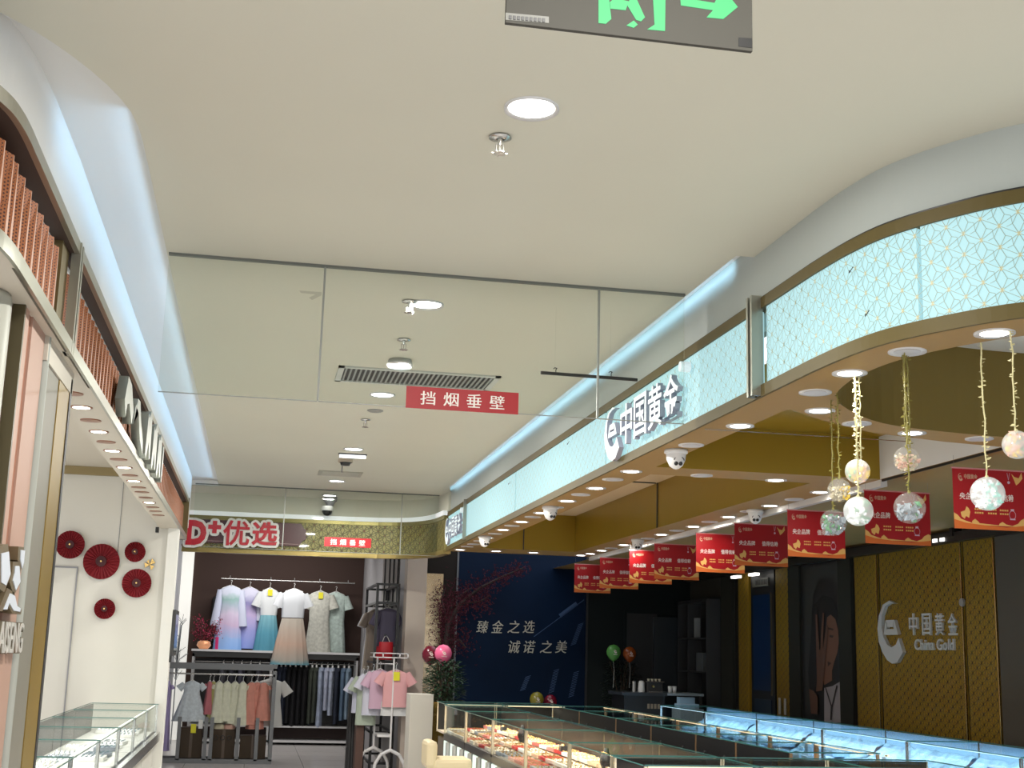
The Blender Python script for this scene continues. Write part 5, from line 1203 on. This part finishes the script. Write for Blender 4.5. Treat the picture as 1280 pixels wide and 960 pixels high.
b.build('sign_board', mat('wine_board', (.085, .012, .022), .35), t)
MB().box((a.x, 17.025, c.z + .02), (c.x - .09, 17.03, c.z + .027)).build('pin_line', mat('pin_line_m', (.35, .2, .2), .4), t)
sgw = mat('sign_outline_white', (.88, .88, .86), .4); sgr = mat('sign_red', (.58, .012, .035), .35)
for ch, x0, x1, z0, z1, bo in (('D', 234, 257, 650, 682, .05), ('+', 261, 276, 651, 667, .06), ('优', 280, 311, 650, 683, .016), ('选', 316, 346, 652, 683, .028)):
    p, q = Dp(x0, z0), Dp(x1, z1); cx, cz, w, h = (p.x + q.x) / 2, (p.z + q.z) / 2, q.x - p.x, p.z - q.z
    k = .075
    text(ch, 'letter', sgr, t, (cx, 17.0, cz), w, h, .04, 'front', bo)
    # outline plate: the same letter fattened in eight directions
    for i in range(12):
        an = PI * i / 6; text(ch, 'letter_outline', sgw, t, (cx + math.cos(an) * .032, 17.03, cz + math.sin(an) * .032), w, h, .05 + i * .0002, 'front', bo)

# garments
def loft(b, c, rows, n=28, pleat=0, k=9, m=0, open_=True):
    """rows: (z, half width, half depth, x shift); a draped tube with folds that grow downwards"""
    vs = []
    for j, (z, hw, hd, xs) in enumerate(rows):
        tt = j / (len(rows) - 1)
        for i in range(n):
            a = 2 * PI * i / n; f = 1 + pleat * tt * math.sin(k * a + j * .35)
            ca, sa = math.cos(a), math.sin(a); ca = math.copysign(abs(ca) ** .75, ca)
            vs.append((c[0] + xs + hw * ca * f, c[1] + hd * sa * (1 + pleat * 2.2 * tt * math.sin(k * a + j * .3)), c[2] + z))
    fs = [(j * n + i, j * n + (i + 1) % n, (j + 1) * n + (i + 1) % n, (j + 1) * n + i) for j in range(len(rows) - 1) for i in range(n)]
    return b.add(vs, fs, m, True)
hangm = mat('white_hanger', (.75, .75, .73), .4)
def hanger(t, c, w, hook=.09, m=None):
    x, y, z = c
    b = MB(); b.tube([(x - w, y, z - .055), (x, y, z + .005), (x + w, y, z - .055), (x - w, y, z - .055)], .006, 6)
    b.tube([(x, y, z), (x, y, z + hook * .55), (x + .014, y, z + hook * .8), (x, y, z + hook), (x - .012, y, z + hook * .85)], .0035, 5)
    b.build('hanger', m or hangm, t)
def garment(name, label, cat, c, w, h, m, rows=None, sl=None, pleat=.05, k=9, group=None, hd=.06, lower=None, split=.5, ry=0, hook=.09, hang=True, tagc=None, collar=None, low_name='skirt'):
    """c = centre of the collar; hangs down h; facing -Y before turning by ry"""
    t = thing(name, label, cat, (0, 0, 0), group); x, y, z = 0, 0, 0
    rows = rows or [(0, .25, .5), (-.03, .62, .8), (-.07, 1, 1), (-.25, .85, 1), (-.45, .8, 1), (-.75, .95, 1.1), (-1, 1.05, 1.1)]
    R = [(r[0] * h, r[1] * w, r[2] * hd, 0) for r in rows]
    if lower is None:
        b = MB(); loft(b, (0, 0, 0), R, pleat=pleat, k=k); b.build('body', m, t)
    else:
        top = [r for r in R if r[0] >= -split * h - .001]; bot = [r for r in R if r[0] <= -split * h + .001]
        b = MB(); loft(b, (0, 0, 0), top, pleat=pleat * .4, k=k); b.build('bodice', m, t)
        b = MB(); loft(b, (0, 0, 0), bot, pleat=pleat * 1.6, k=k + 3, n=40); b.build(low_name, lower, t)
    if sl:
        ln, sw, an, sm = sl
        for s in (-1, 1):
            b = MB(); p0 = Vector((s * w * .80, 0, -.055 * h - .01)); d = Vector((s * math.sin(an), 0, -math.cos(an)))
            vs = []; n = 14; K = 6
            for j in range(K):
                tt = j / (K - 1); rr = sw * (.75 + .35 * tt); cc = p0 + d * ln * tt; u = Vector((d.z, 0, -d.x))
                for i in range(n):
                    a = 2 * PI * i / n; vs.append(cc + u * rr * math.cos(a) * (1 + .06 * tt * math.sin(5 * a)) + Vector((0, hd * .7 * math.sin(a), 0)))
            b.add(vs, [(j * n + i, j * n + (i + 1) % n, (j + 1) * n + (i + 1) % n, (j + 1) * n + i) for j in range(K - 1) for i in range(n)], 0, True)
            b.build('sleeve', sm or m, t)
    if collar:
        b = MB(); b.tube([(w * .28 * math.cos(a), -hd * .75 + .01 * math.sin(a), -.018 * h - .045 * abs(math.sin(a))) for a in [PI * i / 8 for i in range(9)]], .010, 6); b.build('collar', collar, t)
    if hang: hanger(t, (0, 0, .012), w * .72, hook)
    if tagc:
        tg = MB().box((-.035, -hd - .02, -.13), (.045, -hd - .012, -.02)).build('price_tag', tagc, t)
        MB().tube([(.0, -hd - .015, -.02), (0, -hd * .5, .01)], .002, 4).build('tag_string', hangm, tg)
    t.location = c; t.rotation_euler = (0, 0, ry)
    return t
dress_a = gradient('dye_pink_blue', [(0, (.22, .42, .80)), (.22, (.32, .50, .85)), (.42, (.62, .48, .68)), (.58, (.66, .58, .74)), (.72, (.40, .50, .58)), (.80, (.30, .48, .46)), (.88, (.58, .62, .74))], -1.15, 0)
dress_b = gradient('dye_lilac', [(0, (.24, .34, .74)), (.3, (.36, .38, .74)), (.55, (.55, .44, .68)), (.75, (.26, .24, .46)), (.86, (.60, .60, .74))], -1.08, 0)
sheer = mat('sheer_lilac', (.66, .68, .80), .8)
yel = mat('tag_yellow', (.72, .66, .02), .6)
teal = gradient('teal_skirt_dye', [(0, (.08, .28, .38)), (.5, (.10, .34, .46)), (1, (.22, .48, .56))], -1.1, -.45)
peach = gradient('peach_skirt_dye', [(0, (.12, .34, .44)), (.10, (.16, .36, .42)), (.18, (.46, .42, .36)), (.5, (.62, .44, .34)), (1, (.56, .50, .42))], -1.33, -.5)
g_ = 'outfits on the high rail'
YD = 23.55
garment('dress', 'long pink to blue dyed dress with wide sheer sleeves, leftmost on the high rail', 'dress', (-.42, YD, 2.62), .21, 1.12, dress_a, [(0, .25, .5), (-.03, .6, .8), (-.07, 1, 1), (-.2, .80, 1), (-.3, .78, 1), (-.6, .95, 1.1), (-.8, 1.05, 1.1), (-1, 1.12, 1.1)], (.62, .080, .10, mat('sleeve_fade', (.62, .66, .82), .8)), .06, 8, g_, .09)
garment('dress', 'lilac and violet dyed dress behind the blue one, second from left on the high rail', 'dress', (-.10, YD + .12, 2.61), .19, 1.05, dress_b, [(0, .25, .5), (-.03, .6, .8), (-.07, 1, 1), (-.2, .80, 1), (-.3, .78, 1), (-.6, .92, 1.1), (-.8, 1.0, 1.1), (-1, 1.06, 1.1)], (.50, .07, .10, sheer), .06, 8, g_, .08)
garment('blouse_and_skirt', 'white short-sleeved blouse over a dark teal skirt with a yellow tag on the high rail', 'outfit', (.245, YD, 2.60), .17, 1.10, mat('blouse_white', (.68, .71, .72), .8), [(0, .25, .5), (-.03, .6, .8), (-.07, 1, 1), (-.25, .92, 1), (-.42, .80, 1), (-.43, .80, 1), (-.7, 1.05, 1.15), (-1, 1.25, 1.2)], (.26, .08, .34, None), .08, 9, g_, .08, teal, .42, tagc=yel)
garment('blouse_and_skirt', 'white short-sleeved blouse over a peach skirt with teal hem on the high rail', 'outfit', (.645, 22.92, 2.575), .21, 1.26, mat('shirt_white', (.70, .73, .76), .8), [(0, .25, .5), (-.03, .6, .8), (-.07, 1, 1), (-.2, .92, 1), (-.38, .86, 1), (-.39, .86, 1), (-.7, 1.18, 1.15), (-1, 1.42, 1.25)], (.24, .09, .36, None), .08, 10, g_, .09, peach, .385)
garment('dress', 'cream grey lace dress with a yellow tag, second from right on the high rail', 'dress', (1.12, YD, 2.58), .215, 1.10, mat('lace_cream', (.52, .52, .46), .85, noise=.18, scale=22), None, (.24, .09, .32, None), .05, 9, g_, .09, tagc=yel)
garment('dress', 'pale mint patterned dress, rightmost on the high rail', 'dress', (1.40, YD + .12, 2.58), .20, 1.12, mat('lace_mint', (.44, .53, .49), .85, noise=.2, scale=20), None, (.24, .08, .32, None), .05, 9, g_, .08)
t = thing('clothes_rail', 'thin steel rail high on the brown wall carrying six outfits', 'rail', (.5, 23.6, 2.80))
b = MB(); b.cyl((-.60, 23.62, 2.745), (1.72, 23.62, 2.745), .012, n=8); b.build('rail_bar', M['steel'], t)
for x in (-.45, .25, .66, 1.1, 1.6): MB().tube([(x, 23.62, 2.745), (x, 23.62, 2.79), (x, 24.0, 2.79)], .009, 6).build('wall_bracket', M['steel'], t)

# low racks under the rail
stl = mat('rack_steel', (.50, .50, .50), .35, .5); stw = mat('shelf_white', (.72, .72, .72), .4)
def lowrack(label, x0, x1, y=23.2):
    t = thing('clothes_rack', label, 'rack', ((x0 + x1) / 2, y, 0), 'shelf racks along the brown wall')
    for x in (x0, x1 - .035):
        for yv in (y - .18, y + .28): MB().box((x, yv, 0), (x + .035, yv + .03, 1.46)).build('post', stl, t)
    MB().box((x0 - .02, y - .2, 1.50), (x1 + .02, y + .33, 1.535)).build('top_shelf', stw, t)
    MB().box((x0, y - .18, 1.41), (x1, y + .31, 1.50)).build('shelf_box', M['dark'], t)
    MB().cyl((x0, y, 1.335), (x1, y, 1.335), .012, n=8).build('hanging_rail', M['steel'], t)
    MB().box((x0, y - .16, .28), (x1, y + .28, .31)).build('lower_shelf', stl, t)
    MB().box((x0, y - .18, .04), (x1, y + .31, .075)).build('foot_bar', stw, t)
    MB().box((x0 + .02, y + .25, .08), (x1 - .02, y + .28, .27)).build('kick_board', mat('kick_brown', (.06, .035, .03), .6), t)
    return t
lowrack('white-topped low rack below the blue dresses, left', -.97, .36); lowrack('white-topped low rack full of trousers, right', .40, 1.80)
tag(MB().box((.42, 23.56, .0), (1.78, 23.6, 1.38)).build('backing_board', M['black']), 'black board behind the trousers on the right low rack', 'board'); tag(MB().box((-.95, 23.56, .0), (.34, 23.6, 1.38)).build('backing_board', M['black']), 'black board behind the left low rack', 'board')
def trousers(label, x, c, z0=1.25, h=.90, w=.042, y=23.15, m=None):
    t = thing('trousers', label, 'trousers', (0, 0, 0), 'trousers on the right low rack'); m = m or mat('cloth_%d' % int(sum(k * 997 ** (i + 1) for i, k in enumerate(c)) % 99991), c, .85, noise=.2, scale=12)
    for s in (-1, 1):
        b = MB(); loft(b, (s * w * .42, s * .05, 0), [(0, w, .07, 0), (-.2 * h, w * .95, .09, 0), (-.5 * h, w * .75, .075, 0), (-h, w * (.7 if h < .95 else 1.0), .07, 0)], n=12, pleat=.05, k=4); b.build('leg', m, t)
    b = MB(); loft(b, (0, 0, 0), [(.03, w * 1.2, .12, 0), (-.03, w * 1.3, .13, 0)], n=14); b.build('waistband', m, t)
    b = MB(); b.box((-.012, -.12, .03), (.012, .12, .07)); b.tube([(0, 0, .07), (0, 0, .10), (.01, 0, .115)], .004, 5); b.build('clip_hanger', hangm, t)
    t.location = (x, y, z0); return t
nv = (.018, .026, .05); bk = (.006, .006, .008)
for x, c, h, lb in ((.44, nv, .90, 'navy trousers at the left end of the right low rack'), (.51, nv, .86, 'navy trousers, second from left on the right low rack'), (.58, (.012, .018, .035), .92, 'dark navy trousers, third from left on the right low rack'), (.66, bk, .90, 'black trousers, left one of the black set'), (.75, bk, .95, 'black trousers, second of the black set'), (.84, bk, .92, 'black trousers, third of the black set'), (.93, bk, .94, 'black trousers, fourth of the black set, beside the olive pair'),
        (1.03, (.05, .06, .045), .90, 'olive grey trousers between black and pale blue pairs'), (1.10, (.05, .06, .045), .88, 'olive grey trousers next to the pale blue pair'), (1.19, (.36, .42, .54), .96, 'pale blue long trousers, left one of the pale set'), (1.29, (.44, .48, .60), .68, 'pale lilac blue trousers, middle of the pale set'), (1.37, (.42, .47, .58), .76, 'pale blue trousers, right one of the pale set'), (1.47, (.016, .022, .04), .90, 'dark navy trousers between the pale set and the denim'), (1.57, (.10, .16, .24), .84, 'mid blue denim trousers near the right end'), (1.65, (.20, .28, .36), .82, 'washed blue denim trousers at the right end')):
    trousers(lb, x, c, h=h)
for i, (x, c) in enumerate(((-.45, (.05, .05, .06)), (-.3, (.02, .02, .03)), (-.15, (.04, .04, .06)), (0, (.02, .02, .02)), (.15, (.03, .03, .04)))):
    t = trousers('dark trousers on the left low rack, %s' % ORDL[i], x, c); t['group'] = 'dark trousers on the left low rack'
# plant with red blossoms and pink bag on the shelf
t = thing('flower_arrangement', 'dark red artificial blossom in a warm-lit copper bowl on the left shelf end', 'flowers', (-.80, 23.2, 1.535))
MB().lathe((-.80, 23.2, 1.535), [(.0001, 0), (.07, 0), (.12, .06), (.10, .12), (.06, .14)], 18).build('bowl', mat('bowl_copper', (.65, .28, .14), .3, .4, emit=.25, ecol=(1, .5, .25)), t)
rn = random.Random(9); b = MB(); b2 = MB()
for i in range(16):
    a = rn.uniform(0, 2 * PI); e = Vector((-.80 + .27 * math.cos(a) * rn.uniform(.6, 1), 23.2 + .15 * math.sin(a), 1.64 + rn.uniform(.1, .42))); b.tube([(-.80, 23.2, 1.62), ((-.80 + e.x) / 2, 23.2, (1.7 + e.z) / 2), e], .005, 4)
    for k in range(34):
        p = Vector((-.80, 23.2, 1.65)).lerp(e, rn.uniform(.3, 1.1)) + Vector((rn.gauss(0, .03), rn.gauss(0, .03), rn.gauss(0, .03))); s = .018; a2 = rn.uniform(0, 6)
        b2.quad(p, p + Vector((s * math.cos(a2), -.3 * s, s * math.sin(a2))), p + Vector((s * 1.4 * math.cos(a2 + .5), 0, s * 1.4 * math.sin(a2 + .5))), p + Vector((s * math.cos(a2 + 1), .3 * s, s * math.sin(a2 + 1))), m=0 if rn.random() < .8 else 1)
b.build('twigs', mat('twig_red', (.06, .01, .015), .7), t); b2.build('blossom', [mat('blossom_wine', (.16, .008, .02), .6), mat('blossom_pink', (.60, .03, .12), .6)], t, stuff=True)
MB().box((-.60, 23.1, 1.537), (-.54, 23.16, 1.75)).build; tag(MB().box((-.61, 23.05, 1.537), (-.56, 23.12, 1.74)).build('gift_box', mat('magenta_card', (.62, .02, .16), .5), bevel=.004), 'slim magenta box beside the red blossom', 'box')
# black rounded box on the wall behind the first dress
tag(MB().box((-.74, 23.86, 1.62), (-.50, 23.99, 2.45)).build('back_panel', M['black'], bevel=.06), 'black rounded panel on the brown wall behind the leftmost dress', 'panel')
# white ornament tree left of the rack
t = thing('silver_twigs', 'pale grey wall-leaning twig ornament left of the glowing panel', 'ornament', (-1.2, 22.8, 0))
b = MB(); rn = random.Random(2)
for i in range(22):
    z = 1.0 + rn.random() * 1.0; x = -1.20 + rn.uniform(-.04, .04); a = rn.uniform(-1, 1); b.tube([(-1.2, 22.8, 1.0), (x, 22.8, z), (x + .14 * a, 22.8, z + .10)], .006, 4)
b.cyl((-1.2, 22.8, 0), (-1.2, 22.8, 1.0), .01); b.build('twigs', mat('twig_silver', (.30, .32, .34), .5), t)

# front rack with children's dresses
gm = mat('rack_grey', (.16, .165, .17), .4, .3); YK = 19.5
t = thing('clothes_rack', 'dark grey double-post rack hung with children\'s dresses, front left of the clothing shop', 'rack', (-.4, YK, 0))
MB().box((-1.22, YK - .25, 1.27), (.37, YK - .17, 1.35)).build('top_beam', gm, t); MB().box((-1.22, YK + .2, 1.27), (.37, YK + .27, 1.35)).build('top_beam', gm, t)
MB().cyl((-1.2, YK, 1.20), (.33, YK, 1.20), .012, n=8).build('hanging_rail', M['steel'], t)
MB().box((-1.22, YK - .25, 1.185), (-1.18, YK + .27, 1.215)).build('rail_support', gm, t); MB().box((.31, YK - .25, 1.185), (.35, YK + .27, 1.215)).build('rail_support', gm, t)
MB().box((.32, YK - .25, .04), (.37, YK - .20, 1.30)).build('post', gm, t); MB().box((.32, YK + .22, .04), (.37, YK + .27, 1.30)).build('post', gm, t); MB().box((-1.24, YK + .22, .04), (-1.19, YK + .27, 1.30)).build('post', gm, t)
for x in (-.94, -.58, -.50, -.14, .12): MB().box((x, YK - .25, .04), (x + .05, YK - .22, .62)).build('lower_post', gm, t)
MB().box((-1.24, YK - .25, .0), (.37, YK - .19, .06)).build('foot_beam', gm, t); MB().box((-1.24, YK + .2, 0), (.37, YK + .27, .06)).build('foot_beam', gm, t)
kid = [(0, .3, .5), (-.05, .75, .8), (-.12, .9, 1), (-.25, .80, 1), (-.32, .85, 1), (-.7, 1.35, 1.2), (-1, 1.75, 1.3)]
kr = [(0, .3, .5), (-.06, .7, .8), (-.15, .8, 1), (-.35, .85, 1), (-.7, 1.15, 1.1), (-1, 1.35, 1.2)]
g_ = 'children\'s dresses on the grey rack'
kc = dict(a=mat('kid_white', (.55, .60, .64), .85, noise=.12, scale=30), y=mat('kid_cream', (.66, .66, .52), .85, noise=.08, scale=20), p=mat('kid_coral', (.62, .26, .20), .85, noise=.1, scale=15), l=mat('kid_lilac', (.34, .28, .50), .85), r=mat('kid_rose', (.45, .14, .16), .85), o=mat('kid_olive', (.34, .32, .12), .85))
garment('childs_dress', 'pale grey-white tiered baby dress facing out on the grey rack', 'dress', (-.79, YK - .08, 1.10), .135, .55, kc['a'], kid, (.10, .05, .8, None), .06, 9, g_, .06, lower=kc['a'], split=.32)
for i, (x, key, w, h, lb) in enumerate(((-1.12, 'l', .06, .95, 'long lilac child\'s dress at the left end of the grey rack'), (-.55, 'r', .055, .45, 'rose child\'s dress hung behind the baby dress'), (-.50, 'o', .06, .50, 'olive child\'s dress between baby dress and cream dresses'),
        (-.42, 'y', .085, .56, 'cream child\'s dress, first of the four'), (-.31, 'y', .085, .54, 'cream child\'s dress, second of the four'), (-.20, 'y', .085, .57, 'cream child\'s dress, third of the four'), (-.09, 'y', .085, .59, 'cream child\'s dress, fourth of the four'),
        (.03, 'p', .09, .58, 'coral pink child\'s dress, left of the three'), (.11, 'p', .09, .64, 'coral pink child\'s dress, middle of the three'), (.20, 'p', .09, .52, 'coral pink child\'s dress, right of the three, with balloon hem'))):
    garment('childs_dress', lb, 'dress', (x, YK - .06 + .02 * (i % 3), 1.10), w, h, kc[key], kr, (.06, .03, .3, None), .07, 6, g_, .09)
garment('tee_shirt', 'white T-shirt with a small dark print behind the right end of the grey rack', 'shirt', (.30, YK + .35, 1.14), .19, .66, mat('tee_white', (.66, .66, .64), .85), None, (.20, .075, .6, None), .03, 6, None, .05)
q = at(331, 871, y=YK + .27); tag(MB().box((q.x - .04, YK + .268, q.z - .03), (q.x + .03, YK + .274, q.z + .03)).build('shirt_print', M['black']), 'small black print patch on the white T-shirt', 'patch')
tag(MB().box((-.76, YK - .18, .40), (-.69, YK - .17, .52)).build('price_card', yel), 'yellow and white price card under the baby dress', 'price tag'); tag(MB().box((-.66, YK - .18, .46), (-.60, YK - .17, .58)).build('price_card', hangm), 'small white price card right of the yellow one', 'price tag')
cb = mat('cardboard_dark', (.05, .032, .018), .8)
for x0, x1, z1, lb in ((-.90, -.60, .47, 'dark cardboard box under the baby dress'), (-.46, -.15, .45, 'dark cardboard box with black print in the middle of the rack base'), (-.08, .28, .37, 'dark cardboard box under the coral dresses')):
    bx = thing('cardboard_box', lb, 'box', ((x0 + x1) / 2, YK, .06), 'boxes in the rack base'); MB().box((x0, YK - .15, .062), (x1, YK + .15, z1)).build('carton', cb, bx, bevel=.004); MB().box(((x0 + x1) / 2 - .02, YK - .152, .062), ((x0 + x1) / 2 + .02, YK + .152, z1 + .002)).build('tape', mat('tape_brown', (.08, .05, .03), .4), bx)
    if x0 == -.46:
        b = MB()
        for k in range(3): b.tube([(x0 + .05 + k * .09 + .03 * math.cos(a), YK - .153, .34 + .03 * math.sin(a)) for a in [2 * PI * i / 10 for i in range(11)]], .006, 4)
        b.build('printed_rings', M['black'], bx)
for k, (x, c) in enumerate(((-.38, (.62, .56, .40)), (-.24, (.66, .40, .32)))):
    b = MB(); loft(b, (x, YK, .452), [(0, .08, .1, 0), (.03, .085, .1, 0), (.07, .06, .08, 0), (.09, .01, .01, 0)], n=16, pleat=.05, k=5); tag(b.build('folded_garment', mat('fold_%d' % k, c, .85)), ('cream' if k == 0 else 'pink') + ' folded garment on the middle cardboard box', 'folded clothes')

# black cage rack at the right wall
YC = 20.0
t = thing('cage_rack', 'tall black open-frame garment rack against the right wall of the clothing shop', 'rack', (1.79, 19.05, 0))
bkm = mat('rack_black', (.008, .008, .008), .35)
X0, X1_, Z1 = 1.70, 2.22, 2.50
for (x, yv) in ((1.64, YC + 1.0), (1.64, YC + .2), (1.82, YC + .0), (1.87, YC + .9)):
    pass
ca = [(1.64, 19.9), (1.93, 19.9), (1.64, 18.2), (1.93, 18.2)]
for (x, yv) in ca: MB().box((x - .018, yv - .018, 0), (x + .018, yv + .018, Z1)).build('post', bkm, t)
for z in (Z1 - .03, Z1 - .28, 1.42, .5, .1):
    MB().box((1.64, 18.185, z), (1.93, 18.215, z + .03)).build('cross_bar', bkm, t); MB().box((1.64, 19.885, z), (1.93, 19.915, z + .03)).build('cross_bar', bkm, t)
    MB().box((1.625, 18.2, z), (1.655, 19.9, z + .03)).build('side_bar', bkm, t); MB().box((1.915, 18.2, z), (1.945, 19.9, z + .03)).build('side_bar', bkm, t)
MB().cyl((1.785, 18.2, 2.26), (1.785, 19.9, 2.26), .012, n=8).build('hanging_rail', bkm, t); MB().cyl((1.785, 18.2, 1.80), (1.785, 19.9, 1.80), .010, n=8).build('hanging_rail', bkm, t)
sv = mat('shirt_violet_grey', (.12, .10, .17), .85); swh = mat('shirt_pale', (.62, .62, .66), .85); sbe = mat('shirt_beige', (.42, .36, .29), .85); sre = mat('bag_red', (.55, .01, .02), .5)
g_ = 'clothes on the black cage rack'
for i, (yv, m_, h, lb) in enumerate(((19.75, swh, .95, 'long white shirt, farthest on the black cage rack'), (19.5, sbe, .85, 'beige shirt, second farthest on the black cage rack'), (19.25, mat('shirt_tan', (.26, .21, .17), .85), .80, 'brown-grey shirt in the middle of the black cage rack'), (18.95, sv, .52, 'violet grey T-shirt, farthest of three on the cage rack'), (18.7, sv, .52, 'violet grey T-shirt, middle of three on the cage rack'), (18.45, mat('shirt_violet_dark', (.08, .07, .11), .85), .52, 'violet grey T-shirt, nearest of three on the cage rack'))):
    garment('shirt', lb, 'shirt', (1.785 + (-.06 if i < 3 else .04), yv, 2.17), .13, h, m_, None, (.2, .05, .35, None), .04, 6, g_, .035, ry=.0, hook=.09)
for i, yv in enumerate((18.8, 18.55, 18.32)):
    tt = thing('tote_bag', 'bright red carrier bag on the lower bar of the cage rack, %s of three' % ('farthest', 'middle', 'nearest')[i], 'bag', (1.79, yv, 1.45)); 
    b = MB(); loft(b, (1.80, yv, 1.47), [(0, .09, .03, 0), (.12, .10, .04, 0), (.24, .095, .03, 0)], n=16); b.build('bag_body', sre, tt)
    MB().tube([(1.75, yv, 1.71), (1.77, yv, 1.77), (1.795, yv, 1.80), (1.82, yv, 1.77), (1.85, yv, 1.71)], .005, 5).build('handle', hangm, tt)
# white rolling rack with shirts
YR = 17.6
t = thing('rolling_rack', 'white rolling garment rack with arched feet in front of the beige column', 'rack', (1.78, YR, 0))
wm = mat('rack_white', (.72, .70, .68), .4)
for x, yv in ((1.66, YR + .35), (1.835, YR - .1)):
    MB().cyl((x, yv, .35), (x, yv, 1.50), .013, n=10).build('post', wm, t)
    b = MB(); b.tube([(x - .20, yv, .02), (x - .19, yv, .16), (x - .12, yv, .28), (x, yv, .34), (x + .12, yv, .28), (x + .19, yv, .16), (x + .20, yv, .02)], .022, 8); foot = b.build('arched_foot', wm, t)
    for s in (-.2, .2): MB().cyl((x + s - .012, yv, .022), (x + s + .012, yv, .022), .022, n=12).build('wheel', M['dark'], foot)
MB().box((1.66, YR - .1, .50), (1.84, YR + .35, .53)).build('lower_bar', wm, t)
b = MB()
for z in (1.50, 1.555): b.box((1.56, YR - .13, z), (2.02, YR - .10, z + .012)); b.box((1.56, YR + .35, z), (2.02, YR + .38, z + .012)); b.box((1.56, YR - .13, z), (1.575, YR + .38, z + .012)); b.box((2.005, YR - .13, z), (2.02, YR + .38, z + .012))
for x in (1.56, 1.68, 1.9, 2.005): b.box((x, YR - .13, 1.50), (x + .014, YR - .10, 1.567))
b.build('top_tray', wm, t); MB().cyl((1.835, YR - .1, 1.42), (1.66, YR + .35, 1.42), .010, n=8).build('hanging_rail', M['steel'], t)
g_ = 'shirts on the white rolling rack'
tee = [(0, .3, .6), (-.05, .7, .85), (-.12, 1, 1), (-.4, .92, 1), (-.7, .92, 1), (-1, .95, 1)]
garment('tee_shirt', 'pink T-shirt with small print facing out on the white rolling rack', 'shirt', (1.87, YR - .06, 1.345), .17, .47, mat('tee_pink', (.70, .36, .36), .85), tee, (.17, .065, .55, None), .02, 6, g_, .05, tagc=yel, collar=mat('tee_collar', (.6, .3, .3), .8))
b = MB(); loft(b, (1.87, YR - .01, 1.345), [(-.40, .17, .06, 0), (-.58, .175, .06, 0)], n=20); tag(b.build('white_hem', mat('tee_white', (0, 0, 0))), 'white shirt hem showing below the pink T-shirt', 'shirt', g_)
for i, (x, c, lb, h) in enumerate(((1.68, (.60, .40, .50), 'lilac pink T-shirt directly behind the pink one', .50), (1.60, (.62, .62, .70), 'pale lilac white shirt, second behind the pink T-shirt', .56), (1.53, (.42, .48, .38), 'sage green shirt hanging low on the rolling rack', .66), (1.48, (.55, .56, .66), 'pale grey-lilac shirt at the left end of the rolling rack', .48))):
    garment('shirt', lb, 'shirt', (x, YR + .10 + i * .09, 1.345 - .03 * i), .14, h, mat('rs_%d' % i, c, .85), tee, (.20, .06, .45, None), .03, 6, g_, .05)
tag(MB().box((1.42, YR + .3, .02), (1.52, YR + .6, .9)).build('wood_stand', mat('wood_dark', (.10, .05, .035), .6)), 'dark wooden stand behind the rolling rack', 'stand')
MB_ = MB(); 
# dark goods behind the rolling rack
b = MB()
for i in range(6): loft(b, (1.38 + i * .035, 18.6, 1.0), [(0, .03, .12, 0), (-.3, .035, .13, 0), (-.995, .04, .13, 0)], n=10, pleat=.05, k=4)
tag(b.build('dark_garments', M['dark']), 'dark garments massed behind the rolling rack', 'clothes', kind='stuff')
# area lamps under the clothing shop ceiling
area('clothing_shop_lamp', (.3, 21.0, 3.34), 1.6, 2.5, 42, (1, .97, .94)); area('clothing_shop_lamp', (.3, 22.6, 3.3), 2.2, .2, 22, (1, .97, .94), (0, .8, -1))
